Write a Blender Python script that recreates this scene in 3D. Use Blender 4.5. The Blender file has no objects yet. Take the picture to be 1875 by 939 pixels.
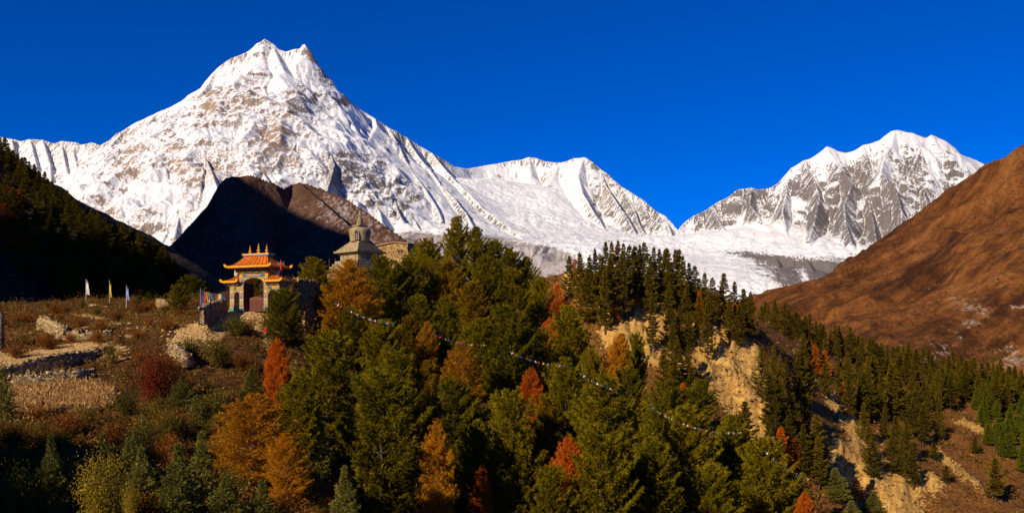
import bpy, math, random
import numpy as np
from mathutils import Vector

# ------------------------------------------------------------------ camera, sky, sun, exposure
C = bpy.context.scene.collection
scene = bpy.context.scene
F, CX, HY = 1700.0, 937.5, 620.0          # focal length, centre column and horizon row of the photograph, in its pixels
cam_data = bpy.data.cameras.new('camera')
cam = bpy.data.objects.new('camera', cam_data); C.objects.link(cam)
cam_data.sensor_width = 36.0; cam_data.lens = 36.0 * F / 1875.0
cam_data.shift_y = (HY - 469.5) / 1875.0
cam_data.clip_start = 0.5; cam_data.clip_end = 80000
cam.location = (0, 0, 0); cam.rotation_euler = (math.radians(90), 0, 0)
scene.camera = cam

SUN_EL, SUN_AZ = math.radians(27), math.radians(220)
world = bpy.data.worlds.new('World'); scene.world = world; world.use_nodes = True
wn, wl = world.node_tree.nodes, world.node_tree.links
bg = wn['Background']
sky = wn.new('ShaderNodeTexSky'); sky.sky_type = 'NISHITA'; sky.sun_disc = False
sky.sun_elevation = SUN_EL; sky.sun_rotation = SUN_AZ
sky.altitude = 4000; sky.air_density = 1.0; sky.dust_density = 0.0; sky.ozone_density = 6.0
hs = wn.new('ShaderNodeHueSaturation'); hs.inputs['Saturation'].default_value = 1.45; hs.inputs['Hue'].default_value = 0.497
wl.new(sky.outputs[0], hs.inputs['Color']); mu = wn.new('ShaderNodeMix'); mu.data_type = 'RGBA'; mu.blend_type = 'MULTIPLY'; mu.inputs[0].default_value = 1.0; mu.inputs[7].default_value = (1.0, 1.06, 1.9, 1)
wl.new(hs.outputs[0], mu.inputs[6]); wl.new(mu.outputs[2], bg.inputs['Color'])
bg.inputs['Strength'].default_value = 0.055
sd = bpy.data.lights.new('sun', 'SUN'); sd.energy = 5.0; sd.angle = math.radians(0.5); sd.color = (1.0, 0.85, 0.64)
sun = bpy.data.objects.new('sun', sd); C.objects.link(sun)
SUND = Vector((math.sin(SUN_AZ) * math.cos(SUN_EL), math.cos(SUN_AZ) * math.cos(SUN_EL), math.sin(SUN_EL)))
sun.rotation_euler = (-SUND).to_track_quat('-Z', 'Y').to_euler()
vs = scene.view_settings
vs.view_transform = 'Standard'; vs.look = 'None'; vs.exposure = 0.15; vs.gamma = 1.0; vs.use_curve_mapping = False
scene.cycles.max_bounces = 4; scene.cycles.diffuse_bounces = 2; scene.cycles.transparent_max_bounces = 4

# ------------------------------------------------------------------ noise and mesh helpers
def _h(ix, iy, s):
    n = (ix.astype(np.int64) * 374761393 + iy.astype(np.int64) * 668265263 + s * 1442695041) & 0xffffffff
    n = ((n ^ (n >> 13)) * 1274126177) & 0xffffffff
    n = (n ^ (n >> 16)) & 0xffffffff
    return n / 4294967295.0 * 6.2831853
def perlin(x, y, s=0):
    x = np.asarray(x, dtype=np.float64); y = np.asarray(y, dtype=np.float64)
    ix = np.floor(x); iy = np.floor(y); fx = x - ix; fy = y - iy
    ix = ix.astype(np.int64); iy = iy.astype(np.int64)
    u = fx * fx * fx * (fx * (fx * 6 - 15) + 10); v = fy * fy * fy * (fy * (fy * 6 - 15) + 10)
    def g(dx, dy):
        a = _h(ix + dx, iy + dy, s)
        return np.cos(a) * (fx - dx) + np.sin(a) * (fy - dy)
    a = g(0, 0) * (1 - u) + g(1, 0) * u; b = g(0, 1) * (1 - u) + g(1, 1) * u
    return (a * (1 - v) + b * v) * 1.41
def fbm(x, y, s=0, o=5, gain=0.5, lac=2.03):
    t = 0.0; a = 1.0
    for k in range(o):
        t = t + a * perlin(x, y, s + k); x = x * lac + 3.1; y = y * lac - 1.7; a *= gain
    return t
def ridged(x, y, s=0, o=5, gain=0.5, lac=2.03):
    t = 0.0; a = 1.0
    for k in range(o):
        t = t + a * (1 - np.abs(perlin(x, y, s + k)) * 2); x = x * lac + 3.1; y = y * lac - 1.7; a *= gain
    return t
def sstep(a, b, x):
    t = np.clip((x - a) / (b - a), 0, 1); return t * t * (3 - 2 * t)

def at(px, py, Y):
    return ((px - CX) / F * Y, Y, (HY - py) / F * Y)

def mesh_np(name, V, Fc, mat=None, parent=None, attrs=None, smooth=False, fmat=None):
    """V (n,3), Fc (m,k) with constant k (3 or 4) -> one linked mesh object"""
    me = bpy.data.meshes.new(name)
    V = np.ascontiguousarray(V, dtype=np.float32); Fc = np.ascontiguousarray(Fc, dtype=np.int32)
    m, k = Fc.shape
    me.vertices.add(len(V)); me.vertices.foreach_set('co', V.ravel())
    me.loops.add(m * k); me.loops.foreach_set('vertex_index', Fc.ravel())
    me.polygons.add(m)
    me.polygons.foreach_set('loop_start', np.arange(0, m * k, k, dtype=np.int32))
    me.polygons.foreach_set('loop_total', np.full(m, k, dtype=np.int32))
    if smooth: me.polygons.foreach_set('use_smooth', np.ones(m, dtype=bool))
    for an, av in (attrs or {}).items():
        av = np.asarray(av, dtype=np.float32)
        if av.ndim == 1:
            a = me.attributes.new(an, 'FLOAT', 'POINT'); a.data.foreach_set('value', av)
        else:
            a = me.attributes.new(an, 'FLOAT_VECTOR', 'POINT'); a.data.foreach_set('vector', av.ravel())
    mats = mat if isinstance(mat, (list, tuple)) else [mat]
    for mm in mats:
        if mm: me.materials.append(mm)
    if fmat is not None: me.polygons.foreach_set('material_index', np.asarray(fmat, dtype=np.int32))
    me.update(calc_edges=True)
    o = bpy.data.objects.new(name, me); C.objects.link(o)
    if parent: o.parent = parent
    return o

def grid_faces(ny, nx):
    i = np.arange(ny * nx).reshape(ny, nx)
    return np.stack([i[:-1, :-1], i[:-1, 1:], i[1:, 1:], i[1:, :-1]], -1).reshape(-1, 4)

def structure(o, label=None, cat=None):
    o['kind'] = 'structure'
    if label: o['label'] = label
    if cat: o['category'] = cat
    return o

# ------------------------------------------------------------------ node helpers
class NT:
    def __init__(self, name, rough=0.9):
        self.m = bpy.data.materials.new(name); self.m.use_nodes = True
        self.n = self.m.node_tree.nodes; self.l = self.m.node_tree.links
        self.b = self.n['Principled BSDF']; self.b.inputs['Roughness'].default_value = rough
        self.b.inputs['Specular IOR Level'].default_value = 0.15
    def attr(self, name, out='Fac'):
        a = self.n.new('ShaderNodeAttribute'); a.attribute_name = name; return a.outputs[out]
    def geo(self, out='Position'):
        return self.n.new('ShaderNodeNewGeometry').outputs[out]
    def obj(self): return self.n.new('ShaderNodeTexCoord').outputs['Object']
    def map(self, v, scale=(1, 1, 1), rot=(0, 0, 0)):
        a = self.n.new('ShaderNodeMapping'); a.inputs['Scale'].default_value = scale; a.inputs['Rotation'].default_value = rot
        self.l.new(v, a.inputs['Vector']); return a.outputs[0]
    def noise(self, v, scale, detail=6, rough=0.6, dist=0.0, out='Fac'):
        a = self.n.new('ShaderNodeTexNoise'); a.inputs['Scale'].default_value = scale; a.inputs['Detail'].default_value = detail
        a.inputs['Roughness'].default_value = rough; a.inputs['Distortion'].default_value = dist
        self.l.new(v, a.inputs['Vector']); return a.outputs[out]
    def vor(self, v, scale, out='Distance', feature='F1'):
        a = self.n.new('ShaderNodeTexVoronoi'); a.inputs['Scale'].default_value = scale; a.feature = feature
        self.l.new(v, a.inputs['Vector']); return a.outputs[out]
    def math(self, op, a, b=None, c=None, clamp=False):
        m = self.n.new('ShaderNodeMath'); m.operation = op; m.use_clamp = clamp
        for i, v in enumerate((a, b, c)):
            if v is None: continue
            if isinstance(v, (int, float)): m.inputs[i].default_value = v
            else: self.l.new(v, m.inputs[i])
        return m.outputs[0]
    def ss(self, v, a, b):
        m = self.n.new('ShaderNodeMapRange'); m.interpolation_type = 'SMOOTHSTEP'
        m.inputs['From Min'].default_value = a; m.inputs['From Max'].default_value = b
        self.l.new(v, m.inputs['Value']); return m.outputs[0]
    def ramp(self, v, stops):
        r = self.n.new('ShaderNodeValToRGB'); e = r.color_ramp.elements
        while len(e) > 1: e.remove(e[-1])
        e[0].position = stops[0][0]; e[0].color = (*stops[0][1], 1)
        for p, c in stops[1:]:
            q = e.new(p); q.color = (*c, 1)
        self.l.new(v, r.inputs[0]); return r.outputs[0]
    def mix(self, f, a, b, mode='MIX'):
        m = self.n.new('ShaderNodeMix'); m.data_type = 'RGBA'; m.blend_type = mode
        if isinstance(f, (int, float)): m.inputs[0].default_value = f
        else: self.l.new(f, m.inputs[0])
        for i, v in ((6, a), (7, b)):
            if isinstance(v, tuple): m.inputs[i].default_value = (*v, 1)
            else: self.l.new(v, m.inputs[i])
        return m.outputs[2]
    def color(self, c):
        if isinstance(c, tuple): self.b.inputs['Base Color'].default_value = (*c, 1)
        else: self.l.new(c, self.b.inputs['Base Color'])
        return self
    def bump(self, h, strength=0.5, dist=1.0):
        b = self.n.new('ShaderNodeBump'); b.inputs['Strength'].default_value = strength; b.inputs['Distance'].default_value = dist
        self.l.new(h, b.inputs['Height']); self.l.new(b.outputs[0], self.b.inputs['Normal']); return self
def plain(name, col, rough=0.8, var=0.25, scale=3.0):
    t = NT(name, rough); n = t.noise(t.obj(), scale, 4)
    t.color(t.mix(t.ss(n, 0.3, 0.75), tuple(c * (1 - var) for c in col), tuple(min(1, c * (1 + var)) for c in col))); return t.m

# ------------------------------------------------------------------ ridge-skeleton relief
def skeleton(X, Y, ridges, L0=500.0, chunk=60000):
    """height of the relief whose crests are the given 3D polylines; returns z, crest distance, along-crest coordinate"""
    A, B, S0, S1, T, LL, ID = [], [], [], [], [], [], []
    for rid, (pts, s0, s1) in enumerate(ridges):
        P = np.array([at(*p) for p in pts]); t = rid * 7777.0
        for a, b in zip(P[:-1], P[1:]):
            l = math.hypot(b[0] - a[0], b[1] - a[1]) + 1e-6
            A.append(a); B.append(b); S0.append(s0); S1.append(s1); T.append(t); LL.append(l); ID.append(rid); t += l
    A = np.array(A); B = np.array(B)
    sh = X.shape; x = X.ravel(); y = Y.ravel(); n = len(x)
    z = np.full(n, -1e9); dd = np.zeros(n); ss = np.zeros(n)
    for k in range(len(A)):
        a, b = A[k], B[k]; ux, uy = b[0] - a[0], b[1] - a[1]; l2 = ux * ux + uy * uy + 1e-9
        t = np.clip(((x - a[0]) * ux + (y - a[1]) * uy) / l2, 0, 1)
        d = np.hypot(x - (a[0] + t * ux), y - (a[1] + t * uy))
        zz = a[2] + (b[2] - a[2]) * t - d * (S1[k] + (S0[k] - S1[k]) * np.exp(-d / L0))
        m = zz > z
        z[m] = zz[m]; dd[m] = d[m]; ss[m] = (T[k] + t * LL[k])[m]
    return z.reshape(sh), dd.reshape(sh), ss.reshape(sh)

def flow(H):
    ny, nx = H.shape; h = H.ravel()
    best = np.zeros(ny * nx); rec = np.arange(ny * nx)
    idx = np.arange(ny * nx).reshape(ny, nx)
    for dy, dx in ((-1, 0), (1, 0), (0, -1), (0, 1), (-1, -1), (-1, 1), (1, -1), (1, 1)):
        ys = slice(max(0, -dy), ny - max(0, dy)); yd = slice(max(0, dy), ny - max(0, -dy))
        xs = slice(max(0, -dx), nx - max(0, dx)); xd = slice(max(0, dx), nx - max(0, -dx))
        s = idx[ys, xs].ravel(); d = idx[yd, xd].ravel()
        sl = (h[s] - h[d]) / math.hypot(dx, dy)
        m = sl > best[s]
        best[s[m]] = sl[m]; rec[s[m]] = d[m]
    order = np.argsort(-h).tolist(); r = rec.tolist(); a = [1.0] * len(r)
    for i in order:
        j = r[i]
        if j != i: a[j] += a[i]
    return np.array(a).reshape(ny, nx)

def blur(a, n=1):
    for _ in range(n):
        b = np.pad(a, 1, mode='edge')
        a = (b[:-2, 1:-1] + b[2:, 1:-1] + b[1:-1, :-2] + b[1:-1, 2:] + 4 * b[1:-1, 1:-1]) / 8
    return a

def tps(pts):
    """smooth height surface through scattered (x, y, z) points"""
    P = np.array(pts, dtype=float); s = 100.0
    def U(r2): return r2 * np.log(r2 + 1e-9)
    n = len(P); xy = P[:, :2] / s
    K = U(((xy[:, None] - xy[None]) ** 2).sum(-1)) + np.eye(n) * 1e-3
    Q = np.hstack([np.ones((n, 1)), xy]); M = np.zeros((n + 3, n + 3))
    M[:n, :n] = K; M[:n, n:] = Q; M[n:, :n] = Q.T
    w = np.linalg.solve(M, np.concatenate([P[:, 2], np.zeros(3)]))
    def f(X, Y):
        X = np.asarray(X, float) / s; Y = np.asarray(Y, float) / s
        z = w[n] + w[n + 1] * X + w[n + 2] * Y
        for i in range(n):
            z = z + w[i] * U((X - xy[i, 0]) ** 2 + (Y - xy[i, 1]) ** 2)
        return z
    return f
# ------------------------------------------------------------------ the snow massif
def grid_px(p0, p1, nx, Y0, Y1, ny, geo=False):
    px = np.linspace(p0, p1, nx); Yv = np.geomspace(Y0, Y1, ny) if geo else np.linspace(Y0, Y1, ny)
    PX, YY = np.meshgrid(px, Yv)
    return (PX - CX) / F * YY, YY

def blob(px, py, items):
    t = np.zeros_like(px)
    for (bx, by, rx, ry, w, rot) in items:
        c, s = math.cos(math.radians(rot)), math.sin(math.radians(rot))
        dx = px - bx; dy = py - by
        u = (dx * c + dy * s) / rx; v = (-dx * s + dy * c) / ry
        t = t + w * np.exp(-(u * u + v * v))
    return t

K = 1000.0
main_crest = [(-140, 225, 13.2*K), (-60, 240, 13.0*K), (0, 249, 12.9*K), (22, 254, 12.9*K), (38, 258, 12.85*K), (52, 254, 12.8*K), (78, 256, 12.8*K), (100, 262, 12.8*K), (112, 258, 12.8*K), (140, 259, 12.7*K), (150, 263, 12.7*K), (168, 260, 12.6*K), (184, 266, 12.4*K),
    (200, 256, 12.4*K), (212, 245, 12.35*K), (228, 237, 12.3*K), (245, 226, 12.3*K), (262, 218, 12.2*K), (285, 207, 12.2*K), (310, 196, 12.2*K), (332, 184, 12.2*K), (345, 172, 12.1*K), (360, 164, 12.1*K), (370, 157, 12.1*K), (376, 147, 12.1*K), (388, 133, 12.1*K), (400, 122, 12.1*K),
    (412, 113, 12.05*K), (424, 106, 12.0*K), (440, 100, 12*K), (452, 95, 12*K), (462, 88, 12*K), (470, 79, 12*K), (479, 75, 12*K), (485, 70, 12*K), (492, 75, 12*K), (503, 82, 12*K), (512, 90, 12*K), (524, 93, 12*K), (536, 89, 12*K), (550, 88, 12*K), (554, 81, 12*K), (558, 79.5, 12*K),
    (563, 86, 12*K), (570, 96, 12*K), (574, 107, 12*K), (581, 120, 12*K), (590, 134, 12.05*K), (601, 147, 12.1*K), (612, 162, 12.15*K), (622, 173, 12.2*K), (634, 180, 12.2*K), (650, 193, 12.2*K), (668, 205, 12.3*K), (686, 215, 12.3*K), (700, 224, 12.4*K), (712, 233, 12.4*K), (726, 240, 12.4*K), (745, 252, 12.5*K),
    (768, 266, 12.6*K), (790, 279, 12.6*K), (812, 292, 12.7*K), (832, 304, 12.8*K), (845, 307, 12.9*K), (858, 308, 13.1*K)]
mid_crest = [(858, 308, 13.1*K), (880, 303, 13.3*K), (905, 299, 13.4*K), (930, 296, 13.5*K), (955, 292, 13.5*K), (968, 288, 13.5*K), (982, 289, 13.5*K), (998, 295, 13.4*K), (1025, 297, 13.3*K), (1038, 294, 13.2*K), (1052, 289, 13.1*K), (1072, 288, 13*K),
    (1085, 296, 12.9*K), (1098, 307, 12.9*K), (1112, 317, 12.8*K), (1121, 327, 12.7*K), (1138, 341, 12.6*K), (1156, 352, 12.4*K), (1172, 362, 12.3*K), (1188, 374, 12.1*K), (1204, 386, 12*K), (1218, 395, 11.8*K), (1228, 405, 11.7*K), (1238, 417, 11.6*K), (1244, 428, 11.5*K)]
right_crest = [(1226, 448, 10.6*K), (1238, 430, 10.8*K), (1246, 415, 10.9*K), (1256, 405, 11*K), (1268, 396, 11*K), (1285, 388, 11*K), (1302, 378, 11*K), (1318, 368, 11*K), (1334, 360, 11*K), (1350, 347, 11*K), (1362, 345, 11*K), (1376, 342, 11*K), (1386, 346, 11*K), (1410, 344, 11*K), (1424, 337, 11*K), (1436, 322, 11*K),
    (1449, 307, 11*K), (1458, 303, 11*K), (1470, 294, 11*K), (1484, 290, 11*K), (1496, 282, 11*K), (1506, 275, 11*K), (1514, 268, 11*K), (1522, 270, 11*K), (1534, 276, 11*K), (1548, 279, 11*K), (1566, 275, 11*K), (1580, 266, 11*K), (1596, 262, 11*K), (1610, 256, 11*K), (1620, 248, 11*K), (1632, 239, 11*K), (1642, 238, 11*K),
    (1656, 241, 11*K), (1672, 243, 11*K), (1690, 250, 11*K), (1697, 251, 11*K), (1705, 246, 11*K), (1718, 252, 11*K), (1734, 260, 11*K), (1748, 270, 11*K), (1758, 281, 11*K), (1780, 290, 11.2*K), (1800, 299, 11.2*K), (1822, 311, 11.3*K), (1860, 335, 11.4*K), (1930, 380, 11.6*K)]
S, W = 1.6, 0.95
ridges = [(main_crest, 1.8, 1.2), (mid_crest, 1.4, 1.05), (right_crest, 1.5, 1.0)]
def spur(pts, s0=S, s1=W): ridges.append(([(a, b, c * K) for a, b, c in pts], s0, s1))
spur([(556, 82, 12), (546, 108, 11.85), (545, 125, 11.75), (550, 145, 11.6), (557, 170, 11.4), (567, 190, 11.2), (574, 212, 11.0), (581, 232, 10.8), (583, 250, 10.6), (600, 268, 10.4), (612, 300, 9.9), (600, 340, 9.3), (590, 380, 8.7)], 1.8, 1.15)
spur([(485, 72, 12), (480, 100, 11.8), (474, 130, 11.6), (452, 150, 11.4), (447, 172, 11.2), (420, 190, 10.95), (395, 205, 10.7), (378, 225, 10.4), (372, 262, 10.0), (382, 300, 9.5), (400, 350, 8.9)], 1.2, 0.8)
spur([(500, 85, 12), (520, 130, 11.5), (505, 190, 10.9), (500, 250, 10.2), (480, 310, 9.6), (500, 350, 9.0)], 0.8)
spur([(400, 122, 12.1), (372, 165, 11.7), (335, 205, 11.3), (300, 240, 10.8), (280, 290, 10.2), (300, 330, 9.6), (330, 380, 8.9), (320, 430, 8.3)], 1.3, 0.9)
spur([(285, 207, 12.2), (262, 240, 11.8), (232, 275, 11.3), (212, 310, 10.8), (190, 350, 10.3), (180, 400, 9.6)], 1.3, 0.9)
spur([(228, 238, 12.3), (205, 262, 12.0), (180, 310, 11.3), (165, 350, 10.8), (150, 400, 10.0)], 1.3, 0.9)
for i, (a, b) in enumerate([(22, 254), (55, 254), (78, 256), (112, 258), (130, 260), (150, 263), (168, 260)]):
    spur([(a, b, 12.8), (a + 8 + 3 * (i % 3), b + 45, 12.3), (a + 16 + 4 * (i % 2), b + 90, 11.8), (a + 30, b + 140, 11.1)], 1.1, 0.8)
spur([(686, 215, 12.3), (690, 232, 12.0), (680, 246, 11.6), (672, 262, 11.3), (660, 275, 11.0), (650, 300, 10.6), (640, 335, 10.1), (628, 362, 9.6), (610, 400, 9.0)], 1.0)
spur([(690, 232, 12.0), (696, 262, 11.6), (704, 290, 11.2), (712, 315, 10.8), (735, 350, 10.4), (750, 385, 10.0), (768, 420, 9.5)], 1.2)
spur([(712, 233, 12.4), (728, 262, 12.0), (738, 285, 11.6), (755, 315, 11.2), (778, 345, 10.8), (800, 380, 10.3), (810, 405, 9.9)], 1.2)
spur([(745, 252, 12.5), (768, 288, 12.0), (786, 310, 11.7), (805, 335, 11.3), (830, 360, 10.9), (850, 385, 10.5), (862, 405, 10.1)], 1.2)
spur([(790, 279, 12.6), (815, 310, 12.1), (835, 332, 11.8), (860, 355, 11.4), (890, 385, 10.9), (925, 410, 10.4), (955, 432, 9.9)], 1.1)
spur([(660, 275, 11.0), (690, 300, 10.7), (715, 345, 10.2), (725, 375, 9.8), (735, 400, 9.5)], 1.2)
spur([(640, 335, 10.1), (670, 355, 9.8), (695, 385, 9.5), (700, 405, 9.2)], 1.2)
spur([(601, 147, 12.1), (612, 190, 11.8), (628, 215, 11.5), (650, 232, 11.3)], 1.5)
spur([(1068, 288, 13), (1058, 320, 12.6), (1066, 350, 12.2), (1085, 385, 11.7), (1105, 415, 11.3), (1125, 440, 10.9)], 1.4, 1.0)
spur([(1098, 307, 12.9), (1110, 340, 12.5), (1130, 370, 12.0), (1150, 400, 11.6), (1165, 430, 11.2)], 1.5, .95)
spur([(1138, 341, 12.6), (1160, 380, 12.1), (1172, 415, 11.6), (1190, 440, 11.2)], 1.35, .9)
spur([(1172, 362, 12.3), (1186, 392, 11.9), (1212, 412, 11.6), (1218, 432, 11.4)], 1.35, .9)
spur([(1204, 386, 12.0), (1222, 408, 11.6), (1230, 432, 11.2)], 1.35, .9)
spur([(968, 288, 13.5), (972, 320, 13.1), (985, 345, 12.8)], .9)
spur([(1025, 297, 13.3), (1012, 325, 12.9), (1000, 345, 12.6)], .9)
spur([(1302, 378, 11), (1318, 405, 10.6), (1330, 425, 10.3)], 1.6, 1.0)
spur([(1376, 342, 11), (1372, 370, 10.7), (1390, 400, 10.3), (1415, 425, 10.0)], 1.6, 1.0)
spur([(1436, 322, 11), (1440, 350, 10.7), (1432, 385, 10.3), (1440, 425, 9.9), (1452, 448, 9.6)], 1.6, 1.0)
spur([(1470, 294, 11), (1492, 330, 10.6), (1500, 360, 10.3), (1492, 400, 9.9), (1480, 440, 9.5)], 1.6, 1.0)
spur([(1514, 268, 11), (1538, 305, 10.6), (1560, 335, 10.3), (1545, 375, 10.0), (1548, 410, 9.6), (1560, 445, 9.3)], 1.6, 1.0)
spur([(1580, 266, 11), (1590, 300, 10.7), (1600, 330, 10.4), (1590, 365, 10.1), (1598, 400, 9.8), (1605, 450, 9.3)], 1.6, 1.0)
spur([(1638, 238, 11), (1632, 262, 10.8), (1618, 290, 10.6), (1612, 315, 10.3), (1640, 345, 10.0), (1650, 385, 9.7), (1650, 430, 9.3)], 1.6, 1.0)
spur([(1690, 250, 11), (1680, 285, 10.7), (1670, 310, 10.5), (1690, 345, 10.2), (1700, 390, 9.8)], 1.6, 1.0)
spur([(1748, 270, 11), (1752, 300, 10.7), (1770, 330, 10.5), (1780, 370, 10.1)], 1.6, 1.0)
# lower rock island and glacier shoulders on the right
spur([(1375, 480, 8.9), (1420, 470, 8.8), (1465, 468, 8.7), (1520, 480, 8.5), (1570, 496, 8.4)], .8, .6)
spur([(1420, 470, 8.8), (1432, 500, 8.3), (1440, 530, 7.95)], .9, .7); spur([(1475, 469, 8.7), (1490, 500, 8.25), (1500, 535, 7.9)], .9, .7); spur([(1530, 484, 8.5), (1550, 515, 8.1), (1565, 545, 7.8)], .9, .7)
# moraine walls
spur([(745, 410, 9.4), (780, 432, 9.2), (840, 438, 9.0), (900, 438, 8.8), (960, 440, 8.6), (1020, 445, 8.5), (1090, 450, 8.4)], .55, .5)

floor_pts = [at(*p) for p in [
    (-150, 480, 8500), (-150, 420, 10000), (0, 450, 9500), (120, 440, 9800), (220, 400, 10000), (300, 360, 10100), (330, 400, 9200), (320, 440, 8500), (420, 330, 10000), (300, 500, 7600), (-100, 520, 7600),
    (520, 380, 9400), (520, 470, 8000), (200, 330, 11600), (280, 300, 11600), (360, 265, 11600), (440, 240, 11600), (520, 230, 11600), (400, 300, 10600), (300, 330, 11000), (200, 360, 12600), (300, 310, 12600), (400, 270, 12600), (500, 240, 12600), (600, 270, 12600), (700, 300, 12800), (800, 345, 13000), (620, 268, 11000), (655, 252, 11500), (600, 312, 10700), (500, 330, 10400), (1240, 462, 12000), (1200, 450, 12800), (1240, 480, 13800), (1150, 430, 13600), (1300, 462, 12400), (1400, 450, 12400), (700, 420, 9500), (780, 425, 9500), (850, 425, 9500), (900, 330, 12600), (940, 345, 12400), (900, 360, 12000), (960, 380, 11800), (1020, 350, 12500), (1050, 400, 11600),
    (1000, 410, 11200), (960, 425, 10600), (1060, 430, 10700), (1120, 445, 10300), (1000, 445, 9800), (900, 440, 9500), (1180, 450, 10200), (1240, 448, 10300), (900, 560, 7700), (1000, 570, 7600), (1100, 520, 8000), (760, 520, 7800),
    (1260, 435, 10400), (1350, 418, 10500), (1390, 415, 10300), (1420, 445, 9700), (1500, 455, 9400), (1580, 462, 9200), (1350, 455, 9800), (1300, 480, 9000), (1450, 475, 9200), (1600, 480, 8900), (1400, 540, 7700), (1300, 520, 8000), (1240, 500, 8400), (1380, 500, 8200), (1560, 520, 7900), (1700, 500, 8600), (1900, 480, 9000),
    (1200, 560, 7600), (1450, 560, 7500), (2050, 450, 10000), (150, 540, 7500)]]
floor_pts += [(-6000, 15500, 900), (-2000, 15500, 1200), (2000, 15500, 900), (6000, 15500, 900)]

NXM, NYM = 1060, 620
MX, MY = grid_px(-150, 1950, NXM, 7200, 14200, NYM)
zs, dcr, scr = skeleton(MX, MY, ridges)
zf = tps(floor_pts)(MX, MY)
fl = 1 / (1 + np.exp(-(zs - zf) / 45.0))
Z = np.logaddexp(zs / 60, zf / 60) * 60 - 60 * np.log(2) * np.exp(-np.abs(zs - zf) / 60)
Z = Z - 900 * sstep(7650, 7200, MY)
w = sstep(0, 260, dcr) * fl
wr = MX / MY * F + CX
leftflute = sstep(220, 150, wr) * sstep(330, 0, MX * 0)
Z += w * 19 * ridged(scr / 130, dcr / 900, 11, 4, .55)
Z += (0.12 + 0.88 * sstep(0, 350, dcr)) * fl * 78 * (ridged(MX / 520, MY / 520, 5, 5, .45) - 0.9)
Z += (1 - fl) * (14 * fbm(MX / 260, MY / 260, 31, 5, .6) + 16 * ridged(MX / 150, MY / 90, 35, 4, .6) * sstep(-.1, .3, fbm(MX / 900, MY / 700, 36, 2)))
Z += 3 * fbm(MX / 60, MY / 60, 71, 3) * (0.3 + 0.7 * fl)
ice = (1 - fl)
for it in range(3):
    A = flow(Z)
    cut = np.minimum(np.log1p(A) * 2.0 + np.sqrt(A) * 0.22, 26)
    Z = Z - blur(cut, 1) * (0.15 + 0.85 * fl) * sstep(0, 120, dcr + 60 * (1 - fl)) * 0.6
    Z = 0.75 * Z + 0.25 * blur(Z, 1)
A = flow(Z)
# crest line stays where it was drawn
dZy = np.gradient(Z, axis=0) / np.gradient(MY, axis=0); 
dZx = np.gradient(Z, axis=1) / np.gradient(MX, axis=1)
slope = np.sqrt(dZx ** 2 + dZy ** 2)
PXm = MX / MY * F + CX; PYm = HY - Z / MY * F
curv = Z - blur(Z, 6)
rk = sstep(0.75, 1.5, slope) * 0.6 + np.clip(curv / 20, -1, 1) * 0.25 - 0.10 * np.log1p(A) / 3
rk += 0.22 * fbm(PXm / 60, PYm / 60, 91, 4)
tan_b = [(385, 215, 22, 40, .3, 35), (440, 195, 28, 22, .3, 0), (455, 225, 22, 18, .3, 0), (500, 215, 14, 30, .4, 15), (525, 200, 14, 45, .35, 15), (495, 255, 24, 26, .4, 0), (560, 245, 18, 18, .35, 0), (375, 205, 12, 18, .35, 20), (290, 225, 30, 12, .3, 0),
         (235, 300, 20, 30, .3, 25), (300, 285, 40, 25, .25, 30), (330, 300, 30, 30, .25, 0), (450, 290, 60, 25, .3, 0), (345, 342, 30, 26, .65, 0), (400, 320, 40, 16, .35, 0), (195, 375, 24, 16, .55, 0), (355, 378, 30, 12, .3, 0), (530, 290, 30, 28, .3, 30), (600, 290, 16, 26, .3, 0), (570, 100, 9, 26, .5, -20), (400, 165, 16, 30, .2, 40),
         (1020, 318, 26, 8, .3, 0), (1110, 345, 26, 30, .35, 0), (1000, 335, 20, 10, .25, 0), (575, 265, 16, 16, .3, 0)]
grey_b = [(620, 330, 22, 30, .5, 0), (660, 345, 40, 45, .5, 0), (740, 380, 50, 40, .5, 30), (700, 370, 40, 30, .35, 0), (830, 350, 30, 30, .35, 30), (880, 390, 50, 18, .55, 30), (950, 415, 40, 10, .4, 20), (980, 425, 40, 8, .3, 15), (1140, 395, 40, 40, .2, 30), (1180, 415, 30, 30, .25, 0),
          (1450, 360, 110, 45, .45, 0), (1600, 370, 120, 80, .55, 0), (1700, 330, 70, 60, .45, 0), (1300, 400, 45, 30, .6, 0), (1360, 380, 40, 26, .6, 0), (1520, 420, 70, 40, .45, 0), (1600, 430, 60, 40, .45, 0), (1435, 500, 55, 24, 2.3, 15), (1400, 472, 60, 8, 1.8, 12), (1460, 480, 60, 8, 1.8, 5), (1530, 470, 60, 6, .5, 0), (1515, 505, 60, 30, 2.3, 0), (1560, 490, 60, 12, 1.4, 0), (1330, 462, 50, 3, .9, 8), (1075, 430, 20, 8, .4, 0), (270, 400, 40, 20, .1, 0), (930, 500, 70, 40, .2, 30)]
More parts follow.
